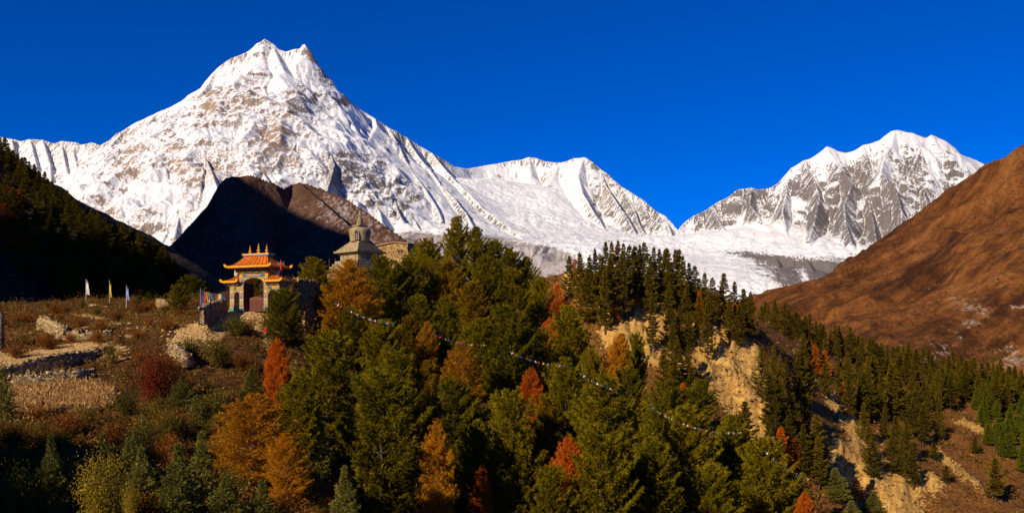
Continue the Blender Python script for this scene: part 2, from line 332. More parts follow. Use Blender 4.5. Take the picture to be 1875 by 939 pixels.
white_b = [(400, 245, 55, 10, 1, 0), (520, 130, 40, 40, .7, 0), (640, 220, 45, 35, 1, 30), (600, 265, 60, 14, .7, 0), (300, 360, 60, 26, .8, 0), (340, 130, 60, 30, .4, 0), (300, 195, 60, 12, .8, -25), (420, 140, 40, 14, .6, -30), (940, 350, 90, 22, 1, 10), (1000, 400, 90, 24, .9, 15), (1060, 340, 22, 50, .6, 0), (930, 310, 90, 12, .7, 0),
           (1540, 285, 40, 10, .9, -10), (1640, 262, 40, 16, .8, 0), (1620, 300, 14, 34, .7, 40), (1700, 272, 30, 14, .6, 0), (1715, 322, 16, 30, .9, -10), (1785, 300, 30, 12, .6, 25), (1460, 375, 20, 16, .9, 0), (1510, 310, 16, 30, .4, 0), (1390, 425, 60, 18, .9, 0), (1500, 455, 90, 12, .8, 0), (1330, 440, 90, 14, .9, 0), (1300, 490, 70, 30, .9, 20), (1355, 518, 40, 22, 1.4, 40), (1475, 510, 8, 26, 1.5, -20), (1540, 470, 60, 10, .4, 0), (770, 425, 70, 10, .7, 0), (700, 400, 60, 8, .4, 25)]
tb = blob(PXm, PYm, tan_b); gb = blob(PXm, PYm, grey_b); wb = blob(PXm, PYm, white_b)
_c = sorted([(p[0], p[1]) for p in right_crest]); wb = wb + 0.55 * sstep(38, 4, PYm - np.interp(PXm, [a for a, _ in _c], [b for _, b in _c])) * sstep(1390, 1440, PXm)
rk = rk * (0.9 + 0.3 * fl) + 0.75 * tb + 0.50 * gb - 0.9 * wb - 0.39 + 0.05 * sstep(1250, 1300, PXm)
warm = np.clip(tb * 1.6 + sstep(600, 500, PXm) * 0.5, 0, 1)
mor = blob(PXm, PYm, [(850, 465, 90, 30, 1.2, 10), (950, 490, 90, 40, 1.3, 25), (760, 440, 40, 14, 1, 10), (1010, 520, 60, 60, 1.4, 20)])
# cliffs: keep the relief crisp where rock shows
MV = np.stack([MX, MY, Z], -1).reshape(-1, 3)
t = NT('snow_and_rock', 0.75)
pos = t.geo()
rkA = t.attr('rock'); wmA = t.attr('warm'); moA = t.attr('moraine'); fsA = t.attr('fall')
# streaks follow each face's own fall line through the stored face coordinate
fc = t.attr('face', 'Vector')
n1 = t.noise(pos, 0.012, 8, 0.72)
n2 = t.noise(pos, 0.055, 5, 0.7)
n3 = t.noise(t.map(fc, (1, 0.22, 1)), 0.045, 6, 0.65, 0.4)
s_ = t.math('ADD', t.math('MULTIPLY', t.math('SUBTRACT', n1, 0.5), 1.3), t.math('MULTIPLY', t.math('SUBTRACT', n2, 0.5), 3.0))
s_ = t.math('ADD', s_, t.math('MULTIPLY', t.math('SUBTRACT', n3, 0.5), 4.2))
f_ = t.ss(t.math('ADD', rkA, s_), 0.14, 0.30)
rc = t.mix(wmA, t.ramp(n2, [(0.3, (0.055, 0.045, 0.042)), (0.6, (0.15, 0.118, 0.102))]), t.ramp(n2, [(0.3, (0.15, 0.105, 0.075)), (0.62, (0.40, 0.26, 0.16))]))
mo = t.ramp(t.noise(t.map(fc, (1, 0.12, 1)), 0.03, 6, 0.6), [(0.38, (0.17, 0.135, 0.125)), (0.52, (0.42, 0.38, 0.36)), (0.7, (0.62, 0.60, 0.60))])
sn = t.mix(t.ss(n1, 0.35, 0.7), (0.76, 0.765, 0.77), (0.87, 0.865, 0.85))
col = t.mix(t.math('MULTIPLY', f_, 0.93), sn, rc)
col = t.mix(t.ss(t.math('ADD', moA, t.math('MULTIPLY', t.math('SUBTRACT', n1, 0.5), 0.8)), 0.4, 0.6), col, mo)
t.color(col)
t.bump(t.math('ADD', t.math('MULTIPLY', n2, 1.0), t.math('ADD', n1, t.math('MULTIPLY', n3, 0.8))), 0.8, 14.0)
snow_mat = t.m
massif = mesh_np('snow_mountains', MV, grid_faces(NYM, NXM), snow_mat, smooth=True,
    attrs={'rock': rk.ravel(), 'warm': warm.ravel(), 'moraine': mor.ravel(), 'fall': scr.ravel(), 'face': np.stack([scr, dcr, 0 * scr], -1).reshape(-1, 3)})
structure(massif, 'high snow-covered mountain range with brown and grey rock faces', 'mountain')
# ------------------------------------------------------------------ hills between the snow range and the village
def hill(name, ridges, p0, p1, nx, Y0, Y1, ny, amp, lam, seed, base, mat, label, L0=200, extra=None, geo=False):
    X, Y = grid_px(p0, p1, nx, Y0, Y1, ny, geo)
    z, d, s = skeleton(X, Y, ridges, L0)
    k = lam * 0.12
    z = np.logaddexp(z / k, np.full_like(z, base) / k) * k
    w = sstep(0, lam * 0.8, d)
    z = z + w * amp * (ridged(X / lam, Y / lam, seed, 5, .5) - 0.9) + w * amp * 0.10 * ridged(s / (lam * .4), d / (lam * 2.5), seed + 9, 3)
    z = z + amp * 0.05 * fbm(X / (lam * .12), Y / (lam * .12), seed + 20, 3)
    at_ = {'face': np.stack([s, d, 0 * s], -1).reshape(-1, 3)}
    if extra: at_.update({k2: v.ravel() for k2, v in extra(X, Y, z).items()})
    o = mesh_np(name, np.stack([X, Y, z], -1).reshape(-1, 3), grid_faces(ny, nx), mat, smooth=True, attrs=at_)
    return structure(o, label, 'hill')

# dark foothill behind the gate: brown heath with a dusting of snow
t = NT('foothill_heath', 0.95); pos = t.geo(); fc = t.attr('face', 'Vector')
na = t.noise(pos, 0.008, 7, 0.65); nb = t.noise(t.map(pos, (1, 0.5, 0.5), (0, 0, 0)), 0.03, 6, 0.7, 0.8); nc = t.noise(pos, 0.06, 4, .6)
hc = t.ramp(t.math('ADD', t.math('MULTIPLY', na, 0.6), t.math('MULTIPLY', nc, 0.4)), [(0.36, (0.045, 0.022, 0.014)), (0.5, (0.10, 0.048, 0.030)), (0.62, (0.15, 0.085, 0.055))])
sf = t.math('MULTIPLY', t.ss(t.math('ADD', t.math('ADD', t.math('MULTIPLY', nb, 0.5), t.math('MULTIPLY', nc, 0.7)), t.attr('dust')), 0.66, 0.86), 0.34)
t.color(t.mix(sf, hc, (0.62, 0.60, 0.62))).bump(t.math('ADD', na, nc), 0.8, 14.0); foothill_mat = t.m
def dust(X, Y, z):
    px = X / Y * F + CX; py = HY - z / Y * F
    return {'dust': blob(px, py, [(620, 385, 60, 40, .12, 30), (700, 420, 70, 30, .08, 30), (500, 345, 50, 14, .06, 30), (548, 345, 34, 18, -.4, 0), (430, 330, 34, 14, -.25, 0)])}
fh = [([(120, 560, 2800), (200, 508, 3000), (300, 454, 3200), (330, 437, 3250), (346, 424, 3300), (360, 402, 3350), (374, 386, 3400), (388, 366, 3450), (396, 346, 3480), (404, 333, 3500), (414, 325, 3500), (425, 321, 3500), (440, 322, 3500), (455, 319, 3500), (470, 322, 3520), (486, 329, 3540), (504, 335, 3560), (520, 345, 3600),
        (534, 336, 3700), (548, 332, 3700), (560, 334, 3700), (580, 343, 3680), (610, 353, 3650), (640, 367, 3600), (670, 386, 3560), (700, 408, 3520), (724, 425, 3500), (745, 440, 3480), (775, 462, 3450), (830, 505, 3400), (920, 580, 3300)], 2.1, 1.25),
      ([(425, 321, 3500), (470, 400, 3200), (480, 470, 2900), (500, 560, 2500)], 1.5, 1.1), ([(548, 332, 3700), (600, 378, 3400), (660, 430, 3100), (720, 520, 2700)], 1.0, .8)]
hill('foothill', fh, 60, 1000, 520, 2100, 4300, 300, 36, 380, 3, -120, foothill_mat, 'steep dark foothill with snow dusting below the snow peaks', 300, dust)

# unseen mountain left of the view, crest shaped to shade forested hill and foothill
def pq(p, q, z): return (0.766 * p - 0.643 * q, -0.643 * p - 0.766 * q, z)
cr = [pq(-235, 1400, 150), pq(-300, 1400, 700), pq(-420, 1400, 900), pq(-478, 1400, 872), pq(-530, 1400, 872), pq(-610, 1400, 985), pq(-1100, 1400, 1400), pq(-1600, 1400, 1700), pq(-2182, 1400, 2030), pq(-2624, 1400, 2190), pq(-3004, 1400, 2350), pq(-3300, 1400, 2480), pq(-3800, 1400, 2600), pq(-4100, 1400, 2000)]
gx, gy = np.meshgrid(np.linspace(-5200, -420, 240), np.linspace(-1500, 3300, 240))
gz = np.full(gx.shape, -1e9); gd = np.zeros(gx.shape)
for a, b in zip(cr[:-1], cr[1:]):
    ux, uy = b[0] - a[0], b[1] - a[1]; tt = np.clip(((gx - a[0]) * ux + (gy - a[1]) * uy) / (ux * ux + uy * uy), 0, 1)
    d = np.hypot(gx - a[0] - tt * ux, gy - a[1] - tt * uy); zz = a[2] + (b[2] - a[2]) * tt - d * 1.15
    m = zz > gz; gz[m] = zz[m]; gd[m] = d[m]
gz = np.maximum(gz, -150); gz += sstep(0, 300, gd) * 50 * (ridged(gx / 400, gy / 400, 44, 5) - .9)
o = mesh_np('shading_mountain', np.stack([gx, gy, gz], -1).reshape(-1, 3), grid_faces(240, 240), foothill_mat, smooth=True, attrs={'dust': 0 * gx.ravel(), 'face': np.stack([gx, gy, 0 * gx], -1).reshape(-1, 3)})
o.name = 'mountain'; structure(o, 'unseen brown mountain beyond the left edge, shaped to cast shade', 'mountain')

# brown grassy hillside on the right
t = NT('brown_grass_slope', 0.95); pos = t.geo()
gm = t.map(pos, (0.55, 1.0, 0.30), (0.0, 0.0, 0.0))
fc = t.attr('face', 'Vector')
na = t.noise(t.map(fc, (1, 0.25, 1)), 0.010, 8, 0.62, 0.8); nb = t.noise(pos, 0.03, 7, 0.7); nc = t.noise(pos, 0.22, 4, 0.65)
nd = t.noise(t.map(fc, (1, 0.18, 1)), 0.055, 6, 0.7, 0.3)
m1 = t.math('ADD', t.math('ADD', t.math('MULTIPLY', na, 0.42), t.math('MULTIPLY', nd, 0.38)), t.math('MULTIPLY', nb, 0.20))
bc = t.ramp(m1, [(0.41, (0.045, 0.015, 0.005)), (0.47, (0.12, 0.040, 0.010)), (0.53, (0.225, 0.080, 0.018)), (0.64, (0.34, 0.145, 0.040))])
bc = t.mix(t.math('MULTIPLY', t.ss(nc, 0.54, 0.66), 0.8), bc, (0.03, 0.016, 0.007))
rkf = t.ss(t.math('ADD', t.attr('rock'), t.math('ADD', t.math('MULTIPLY', t.math('SUBTRACT', nb, .5), 2.4), t.math('MULTIPLY', t.math('SUBTRACT', nc, .5), 1.6))), 0.52, 0.62)
bc = t.mix(rkf, bc, t.ramp(nc, [(0.35, (0.13, 0.085, 0.06)), (0.6, (0.40, 0.29, 0.20))]))
t.color(bc).bump(t.math('ADD', nd, t.math('ADD', nb, t.math('MULTIPLY', nc, 0.35))), 0.9, 9.0); brown_mat = t.m
def brock(X, Y, z):
    px = X / Y * F + CX; py = HY - z / Y * F
    return {'rock': blob(px, py, [(1735, 630, 34, 24, .58, -30), (1775, 595, 24, 14, .5, -30), (1850, 655, 40, 26, .6, 0), (1770, 560, 60, 18, .42, 20), (1850, 560, 40, 16, .4, -30), (1700, 660, 30, 14, .4, 0), (1540, 560, 60, 40, -.1, 0)])}
bpts = [(1180, 640, 1350), (1300, 588, 1400), (1388, 550, 1450), (1425, 537, 1480), (1460, 530, 1500), (1500, 516, 1550), (1552, 492, 1620), (1605, 461, 1700), (1650, 429, 1750), (1700, 388, 1800), (1750, 348, 1850), (1800, 313, 1900), (1850, 285, 1900), (1875, 269, 1900), (1950, 220, 1950), (2100, 120, 2050), (2400, -60, 2300),
    (1400, 600, 1200), (1500, 590, 1180), (1500, 650, 1000), (1600, 590, 1180), (1600, 650, 980), (1700, 550, 1280), (1700, 645, 940), (1700, 470, 1520), (1600, 520, 1450), (1800, 560, 1150), (1800, 645, 880), (1800, 440, 1480), (1875, 600, 1000), (1875, 665, 830), (1875, 500, 1250), (1875, 390, 1560), (2100, 600, 900), (2100, 300, 1600), (2000, 690, 740), (1700, 720, 760), (1300, 700, 950),
    (1388, 640, 2000), (1600, 600, 2300), (1800, 520, 2500), (2100, 420, 2700), (2400, 300, 2900), (1200, 720, 1900)]
_b = tps([at(*p) for p in bpts])
BX, BY = grid_px(1150, 2500, 640, 700, 2700, 460, True)
BZ = _b(BX, BY)
bu = BX * 0.60 - BY * 0.80; bv = BX * 0.80 + BY * 0.60          # across and along the fall line
BZ = BZ + 20 * (ridged(bu / 150 + .6 * fbm(BX / 300, BY / 300, 66, 2), bv / 700, 61, 5, .5) - 1.25) + 4 * fbm(BX / 60, BY / 60, 64, 4, .6) + 0.9 * fbm(BX / 14, BY / 14, 65, 2)
structure(mesh_np('brown_hillside', np.stack([BX, BY, BZ], -1).reshape(-1, 3), grid_faces(460, 640), brown_mat, smooth=True,
    attrs={'face': np.stack([bu, bv, 0 * bu], -1).reshape(-1, 3), 'rock': brock(BX, BY, BZ)['rock'].ravel()}), 'brown grassy hillside rising to the right edge', 'hill')

# ------------------------------------------------------------------ village shelf, wooded slope, knoll and ravine
gp = [(480, 571, 120), (415, 571, 120), (440, 571, 120), (540, 572, 124), (500, 571, 121), (480, 566, 128), (370, 580, 118), (330, 596, 112), (300, 604, 112), (0, 562, 170), (100, 557, 170), (160, 547, 178), (232, 560, 150), (200, 556, 160), (310, 561, 140), (260, 552, 165), (350, 556, 150), (0, 602, 130), (95, 604, 125), (200, 594, 130), (0, 655, 105), (100, 645, 108), (190, 634, 110),
      (0, 695, 92), (150, 684, 95), (0, 750, 80), (150, 742, 82), (0, 830, 66), (0, 939, 50), (200, 939, 50), (200, 810, 70), (400, 960, 55), (300, 700, 92), (300, 770, 80), (400, 650, 102), (400, 770, 82), (487, 622, 111), (480, 700, 97), (450, 860, 72), (550, 620, 118), (560, 700, 103),
      (610, 522, 148), (660, 522, 150), (740, 505, 165), (700, 515, 158), (560, 540, 140), (600, 560, 138), (830, 560, 150), (900, 588, 150), (980, 622, 148), (1050, 662, 145), (1150, 745, 140), (1250, 835, 135), (1400, 935, 130), (1500, 1010, 128), (760, 560, 145),
      (700, 700, 120), (900, 770, 118), (1100, 860, 112), (600, 790, 94), (700, 950, 88), (900, 960, 98), (1100, 1020, 95), (800, 850, 105), (1300, 1060, 100), (700, 620, 132), (850, 660, 134), (1000, 740, 130),
      (600, 600, 230), (300, 592, 260), (100, 592, 260), (-200, 592, 260), (450, 592, 200), (800, 650, 220), (1000, 730, 210), (1200, 810, 200), (1300, 880, 185),
      (1045, 504, 312), (1120, 522, 312), (1180, 526, 315), (1240, 528, 312), (1200, 548, 296), (1300, 562, 300), (1360, 598, 292), (1400, 612, 292), (1000, 570, 300), (1060, 540, 300), (1080, 566, 290), (1180, 552, 288), (1150, 565, 284), (1130, 605, 274), (1180, 645, 266), (1210, 672, 256), (1100, 640, 268), (1040, 640, 270),
      (1340, 606, 284), (1385, 622, 284), (1345, 742, 250), (1395, 742, 252), (1330, 670, 265), (1260, 640, 275), (1260, 725, 250), (1250, 820, 222), (1350, 815, 230), (1215, 600, 280),
      (1400, 602, 350), (1430, 610, 370), (1500, 642, 430), (1600, 682, 450), (1700, 702, 450), (1800, 712, 450), (1900, 732, 450), (1440, 665, 310), (1430, 740, 270), (1500, 705, 345), (1450, 780, 255), (1560, 765, 330), (1480, 800, 280), (1600, 805, 320), (1700, 765, 380), (1700, 855, 300), (1800, 800, 340), (1875, 785, 380), (1875, 905, 290), (1600, 945, 260), (1500, 905, 242), (1800, 965, 260), (1400, 860, 240), (1450, 960, 205), (1950, 850, 330), (2200, 800, 400), (2200, 950, 280),
      (1500, 690, 600), (1700, 745, 600), (1900, 765, 600), (1200, 630, 420), (1300, 650, 500), (1000, 660, 420), (1400, 660, 600), (700, 640, 420), (300, 640, 420), (-200, 640, 420)]
gpts = [at(*p) for p in gp] + [(0, 0, -1.8), (-15, 20, -7), (15, 20, -7), (-50, 15, -7), (60, 15, -12), (120, 60, -30), (60, 60, -22), (-200, 60, 5), (-150, 120, 8), (-400, 200, 30), (-80, 80, -4.5), (260, 120, -30)]
gpts += [(x, 1000, -95) for x in (-900, -300, 300, 900)] + [(x, 700, -70) for x in (-700, -100, 300)]
_g = tps(gpts)
def sand_w(x, y):
    """bare, eroded sandy scars: weights from their centres on the ground"""
    t = 0.0
    for (px, py, Y, rx, ry, rz, w) in SAND:
        c = at(px, py, Y)
        t = t + w * np.exp(-(((x - c[0]) / rx) ** 2 + ((y - c[1]) / ry) ** 2))
    return t
SAND = [(1170, 590, 280, 8, 16, 0, 1.5), (1205, 620, 272, 6, 14, 0, 1.3), (1135, 610, 274, 6, 8, 0, 1.2), (1047, 508, 311, 3.0, 9, 0, 1.6), (1085, 548, 296, 4.0, 8, 0, 1.3), (1325, 650, 268, 8, 18, 0, 1.5), (1355, 680, 262, 7, 20, 0, 1.6), (1385, 665, 270, 6, 16, 0, 1.2), (1390, 730, 255, 6, 12, 0, 1.0), (1220, 650, 262, 4, 7, 0, 0.9),
        (1570, 800, 312, 9, 14, 0, 1.12), (1620, 880, 282, 10, 13, 0, 1.35), (1550, 850, 282, 5, 9, 0, 1.05), (1500, 740, 330, 7, 16, 0, 0.75), (1780, 760, 370, 2.5, 16, 0, 1.50), (1755, 860, 305, 3, 18, 0, 1.35), (1700, 890, 290, 8, 8, 0, 0.90), (1840, 840, 322, 5, 5, 0, 0.60), (1600, 920, 268, 10, 10, 0, 1.20), (1710, 700, 430, 8, 14, 0, 0.45)]
def ground(x, y):
    x = np.asarray(x, float); y = np.asarray(y, float)
    s = np.clip(sand_w(x, y), 0, 1)
    z = _g(x, y)
    far = sstep(180, 260, y)
    z = z + (0.25 + 0.9 * far) * fbm(x / 14, y / 14, 201, 4, .5) + s * 2.3 * (ridged(x / 6.0 + .8 * perlin(x / 9, y / 12, 222), y / 22, 205, 5, .6) - 0.9) + s * 0.8 * fbm(x / 3, y / 3, 215, 3, .6) + far * 3.0 * fbm(x / 60, y / 60, 207, 3)
    z = z + 0.10 * fbm(x / 1.7, y / 1.7, 209, 2) * sstep(400, 150, y)
    return z
def g1(x, y): return float(ground(np.array([x]), np.array([y]))[0])

t = NT('village_ground', 0.97); pos = t.geo()
na = t.noise(pos, 0.10, 6, 0.65); nb = t.noise(pos, 0.9, 6, 0.7); nc = t.noise(pos, 5.0, 4, 0.7); vo = t.vor(pos, 3.2)
heath = t.ramp(t.math('ADD', t.math('MULTIPLY', na, .5), t.math('MULTIPLY', nb, .5)), [(0.38, (0.030, 0.014, 0.003)), (0.48, (0.10, 0.040, 0.007)), (0.56, (0.18, 0.075, 0.014)), (0.68, (0.27, 0.125, 0.028))])
heath = t.mix(t.math('MULTIPLY', t.ss(nc, 0.5, 0.7), 0.5), heath, (0.02, 0.012, 0.006))
gr = t.ramp(t.math('ADD', t.math('MULTIPLY', vo, 0.5), t.math('MULTIPLY', nc, 0.6)), [(0.30, (0.20, 0.105, 0.032)), (0.45, (0.50, 0.29, 0.10)), (0.62, (0.66, 0.42, 0.16))])
sn_ = t.noise(t.map(pos, (0.35, 0.35, 1.3)), 0.5, 7, 0.72, 0.6)
sand = t.ramp(t.math('ADD', t.math('MULTIPLY', sn_, .6), t.math('MULTIPLY', nb, .4)), [(0.36, (0.20, 0.095, 0.025)), (0.48, (0.50, 0.27, 0.065)), (0.62, (0.70, 0.45, 0.14))])
jit = t.math('ADD', t.math('MULTIPLY', t.math('SUBTRACT', na, .5), 1.1), t.math('MULTIPLY', t.math('SUBTRACT', nb, .5), 1.5))
c_ = t.mix(t.ss(t.math('ADD', t.attr('wild'), jit), 0.35, 0.65), heath, t.ramp(nb, [(0.36, (0.08, 0.028, 0.006)), (0.5, (0.19, 0.075, 0.014)), (0.66, (0.30, 0.135, 0.030))]))
c_ = t.mix(t.ss(t.math('ADD', t.attr('gravel'), jit), 0.42, 0.60), c_, gr)
c_ = t.mix(t.ss(t.math('ADD', t.attr('sand'), jit), 0.48, 0.62), c_, sand)
c_ = t.mix(t.ss(t.attr('field'), 0.4, 0.6), c_, t.ramp(nc, [(0.35, (0.12, 0.055, 0.015)), (0.6, (0.38, 0.20, 0.07))]))
t.color(c_).bump(t.math('ADD', nb, t.math('MULTIPLY', nc, 0.3)), 0.9, 0.6); ground_mat = t.m
NXG, NYG = 980, 560
GX, GY = grid_px(-700, 2600, NXG, 4, 1050, NYG, True)
GZ = ground(GX, GY)
gpx = GX / GY * F + CX; gpy = HY - GZ / GY * F
near = sstep(190, 170, GY)
gravel = near * blob(gpx, gpy, [(480, 572, 60, 12, 1.2, 0), (420, 590, 60, 14, 1.3, -15), (350, 612, 40, 14, 1.2, -30), (335, 632, 22, 18, 1.1, 0), (390, 618, 30, 12, .6, 0), (500, 585, 30, 10, 1, 0), (130, 645, 100, 15, 1.5, -6), (40, 662, 70, 16, 1.4, 0), (230, 655, 30, 12, .5, 0), (170, 580, 60, 5, .6, 8), (60, 610, 60, 6, .5, 0), (100, 690, 120, 10, .7, 0), (490, 622, 10, 26, .8, 10), (560, 580, 30, 14, .5, 0), (250, 600, 60, 8, .4, 0), (480, 600, 60, 10, .7, 0), (450, 670, 30, 6, .5, -10)])
field = near * sstep(1.0, 0.9, ((gpx + 10) / 220) ** 4 + ((gpy - 728) / 30) ** 4)
structure(mesh_np('ground', np.stack([GX, GY, GZ], -1).reshape(-1, 3), grid_faces(NYG, NXG), ground_mat, smooth=True,
    attrs={'sand': sand_w(GX, GY).ravel(), 'gravel': gravel.ravel(), 'field': field.ravel(), 'wild': sstep(200, 260, GY).ravel()}), 'brown heath and gravel ground', 'ground')

# unseen rise added behind the camera on the left to shade the slope's foot
hx, hy = np.meshgrid(np.linspace(-420, -50, 90), np.linspace(-260, 40, 80))
HR = [(-76, -30, 26), (-90, -30, 48), (-112, -32, 60), (-145, -42, 66), (-200, -70, 68), (-300, -120, 70)]
hz_ = np.full(hx.shape, -40.0)
for a, b in zip(HR[:-1], HR[1:]):
    ux, uy = b[0] - a[0], b[1] - a[1]; tt = np.clip(((hx - a[0]) * ux + (hy - a[1]) * uy) / (ux * ux + uy * uy), 0, 1)
    hz_ = np.maximum(hz_, a[2] + (b[2] - a[2]) * tt - np.hypot(hx - a[0] - tt * ux, hy - a[1] - tt * uy) * 1.1)
hz_ = hz_ + 2.5 * fbm(hx / 20, hy / 20, 77, 4)
structure(mesh_np('hill', np.stack([hx, hy, hz_], -1).reshape(-1, 3), grid_faces(80, 90), ground_mat, smooth=True, attrs={k2: 0 * hx.ravel() for k2 in ('sand', 'gravel', 'field', 'wild')}), 'unseen brown rise added behind the viewpoint to cast shade', 'hill')

# forested hill on the left
t = NT('forest_floor', 0.97); pos = t.geo()
t.color(t.ramp(t.noise(pos, 0.25, 6, 0.7), [(0.4, (0.012, 0.010, 0.006)), (0.6, (0.045, 0.028, 0.014))])).bump(t.noise(pos, 0.3, 5), 0.8, 2.0); forest_floor = t.m
LH = [([(-500, -60, 560), (-300, 60, 545), (-100, 215, 535), (0, 292, 530), (50, 330, 528), (100, 374, 525), (150, 414, 522), (200, 444, 520), (250, 466, 515), (300, 496, 510), (345, 548, 500), (400, 590, 490), (500, 650, 470)], .95, .62)]
LX, LY = grid_px(-700, 620, 330, 200, 900, 240)
LZ, _d, _s = skeleton(LX, LY, LH, 100)
LZ = LZ + 4 * fbm(LX / 40, LY / 40, 303, 4) * sstep(0, 40, _d)
structure(mesh_np('forest_hill', np.stack([LX, LY, LZ], -1).reshape(-1, 3), grid_faces(240, 330), forest_floor, smooth=True), 'shaded forested hill on the left', 'hill')
def lhill(x, y):
    z, d, s = skeleton(np.array([[x]]), np.array([[y]]), LH, 100); return float(z[0, 0])

# valley floor reaching to the horizon under everything
vx, vy = np.meshgrid(np.linspace(-30000, 30000, 90), np.linspace(-12000, 40000, 90))
vz = -160 + 40 * fbm(vx / 3000, vy / 3000, 400, 3) - 60 * np.exp(-((vx / 900) ** 2 + (vy / 900) ** 2))
structure(mesh_np('valley_floor', np.stack([vx, vy, vz], -1).reshape(-1, 3), grid_faces(90, 90), brown_mat, smooth=True, attrs={'rock': 0 * vx.ravel(), 'face': np.stack([vx, vy, 0 * vx], -1).reshape(-1, 3)}), 'brown valley floor', 'valley')
# ------------------------------------------------------------------ tree kit
def tube_np(P, R, k=6):
    P = np.array(P, float); n = len(P); T = np.gradient(P, axis=0); T /= np.linalg.norm(T, axis=1)[:, None] + 1e-9
    up = np.where(np.abs(T[:, 2:3]) > .9, np.array([[1., 0, 0]]), np.array([[0., 0, 1.]]))
    A = np.cross(T, up); A /= np.linalg.norm(A, axis=1)[:, None] + 1e-9; B = np.cross(T, A)
    a = np.linspace(0, 2 * np.pi, k, endpoint=False)
    V = P[:, None] + np.array(R)[:, None, None] * (np.cos(a)[None, :, None] * A[:, None] + np.sin(a)[None, :, None] * B[:, None])
    i = np.arange(n * k).reshape(n, k); j = np.roll(i, -1, 1)
    Fq = np.stack([i[:-1], j[:-1], j[1:], i[1:]], -1).reshape(-1, 4)
    return V.reshape(-1, 3), Fq
def merge(parts):
    Vs, Fs, o = [], [], 0
    for V, Fq in parts:
        Vs.append(V); Fs.append(Fq + o); o += len(V)
    return np.concatenate(Vs), np.concatenate(Fs)
def unit(a): return a / (np.linalg.norm(a, axis=-1, keepdims=True) + 1e-9)
def blades(P, D, n, length, width, spread, rng, droop=0.0):
    """n thin needle-clump blades fanned round direction D at every point P"""
    N = len(P); P = np.repeat(P, n, 0); D = np.repeat(D, n, 0)
    D = unit(D + rng.normal(0, spread, (N * n, 3)) - np.array([0, 0, droop]))
    L = length * rng.uniform(.6, 1.25, (N * n, 1)); Wd = width * rng.uniform(.7, 1.3, (N * n, 1))
    s = unit(np.cross(D, rng.normal(0, 1, (N * n, 3))))
    b = P + D * L * rng.uniform(-.25, .1, (N * n, 1))
    V = np.stack([b - s * Wd * .5 + D * L * .25, b + s * Wd * .5 + D * L * .25, b + D * L], 1).reshape(-1, 3)
    return V, np.arange(N * n * 3).reshape(-1, 3)

def foliage_mat(name, c0, c1, c2, trans=0.25, rough=0.85):
    t = NT(name, rough); tn = t.attr('tone')
    oi = t.n.new('ShaderNodeObjectInfo')
    f = t.math('ADD', t.math('MULTIPLY', tn, 0.62), t.math('MULTIPLY', oi.outputs['Random'], 0.38))
    c = t.ramp(f, [(0.1, c0), (0.5, c1), (0.92, c2)]); t.color(c)
    tr = t.n.new('ShaderNodeBsdfTranslucent'); t.l.new(c, tr.inputs['Color'])
    mx = t.n.new('ShaderNodeMixShader'); mx.inputs[0].default_value = trans
    t.l.new(t.b.outputs[0], mx.inputs[1]); t.l.new(tr.outputs[0], mx.inputs[2])
    t.l.new(mx.outputs[0], t.n['Material Output'].inputs['Surface']); return t.m
M = {}
M['pine'] = foliage_mat('pine_needles', (0.0732, 0.0689, 0.0009), (0.2031, 0.1575, 0.0015), (0.4062, 0.2768, 0.0031))
M['fir'] = foliage_mat('fir_needles', (0.0513, 0.0407, 0.0018), (0.1244, 0.0886, 0.0025), (0.2378, 0.1496, 0.0043))
M['bright'] = foliage_mat('young_pine_needles', (0.0594, 0.0669, 0.0034), (0.1056, 0.1161, 0.0043), (0.1716, 0.1624, 0.0067))
M['gold'] = foliage_mat('golden_larch_needles', (0.224, 0.1071, 0.0035), (0.504, 0.2079, 0.0049), (0.784, 0.3276, 0.0084), .35)
M['orange'] = foliage_mat('orange_larch_needles', (0.3036, 0.0635, 0.0032), (0.6348, 0.1444, 0.0048), (0.9108, 0.2426, 0.008), .35)
M['olive'] = foliage_mat('olive_gold_needles', (0.1188, 0.0781, 0.002), (0.2673, 0.1575, 0.003), (0.4752, 0.252, 0.005), .3)
M['spruce'] = foliage_mat('blue_spruce_needles', (0.0772, 0.0778, 0.0119), (0.1654, 0.1522, 0.0227), (0.3528, 0.2939, 0.0459))
M['red'] = foliage_mat('red_leaves', (0.054, 0.0264, 0.0051), (0.168, 0.0264, 0.0064), (0.36, 0.0264, 0.0077), .3)
M['yellow'] = foliage_mat('yellow_leaves', (0.126, 0.104, 0.008), (0.364, 0.247, 0.0176), (0.644, 0.416, 0.04), .35)
M['brown'] = foliage_mat('brown_leaves', (0.0743, 0.026, 0.0049), (0.2145, 0.0715, 0.0098), (0.396, 0.143, 0.0196), .3)
M['oliveleaf'] = foliage_mat('olive_leaves', (0.0375, 0.0364, 0.0042), (0.105, 0.0845, 0.0084), (0.24, 0.156, 0.0154), .3)
M['bark'] = plain('bark', (0.085, 0.058, 0.042), .95, .4, 6)
M['palebark'] = plain('pale_bark', (0.16, 0.12, 0.09), .95, .4, 6)

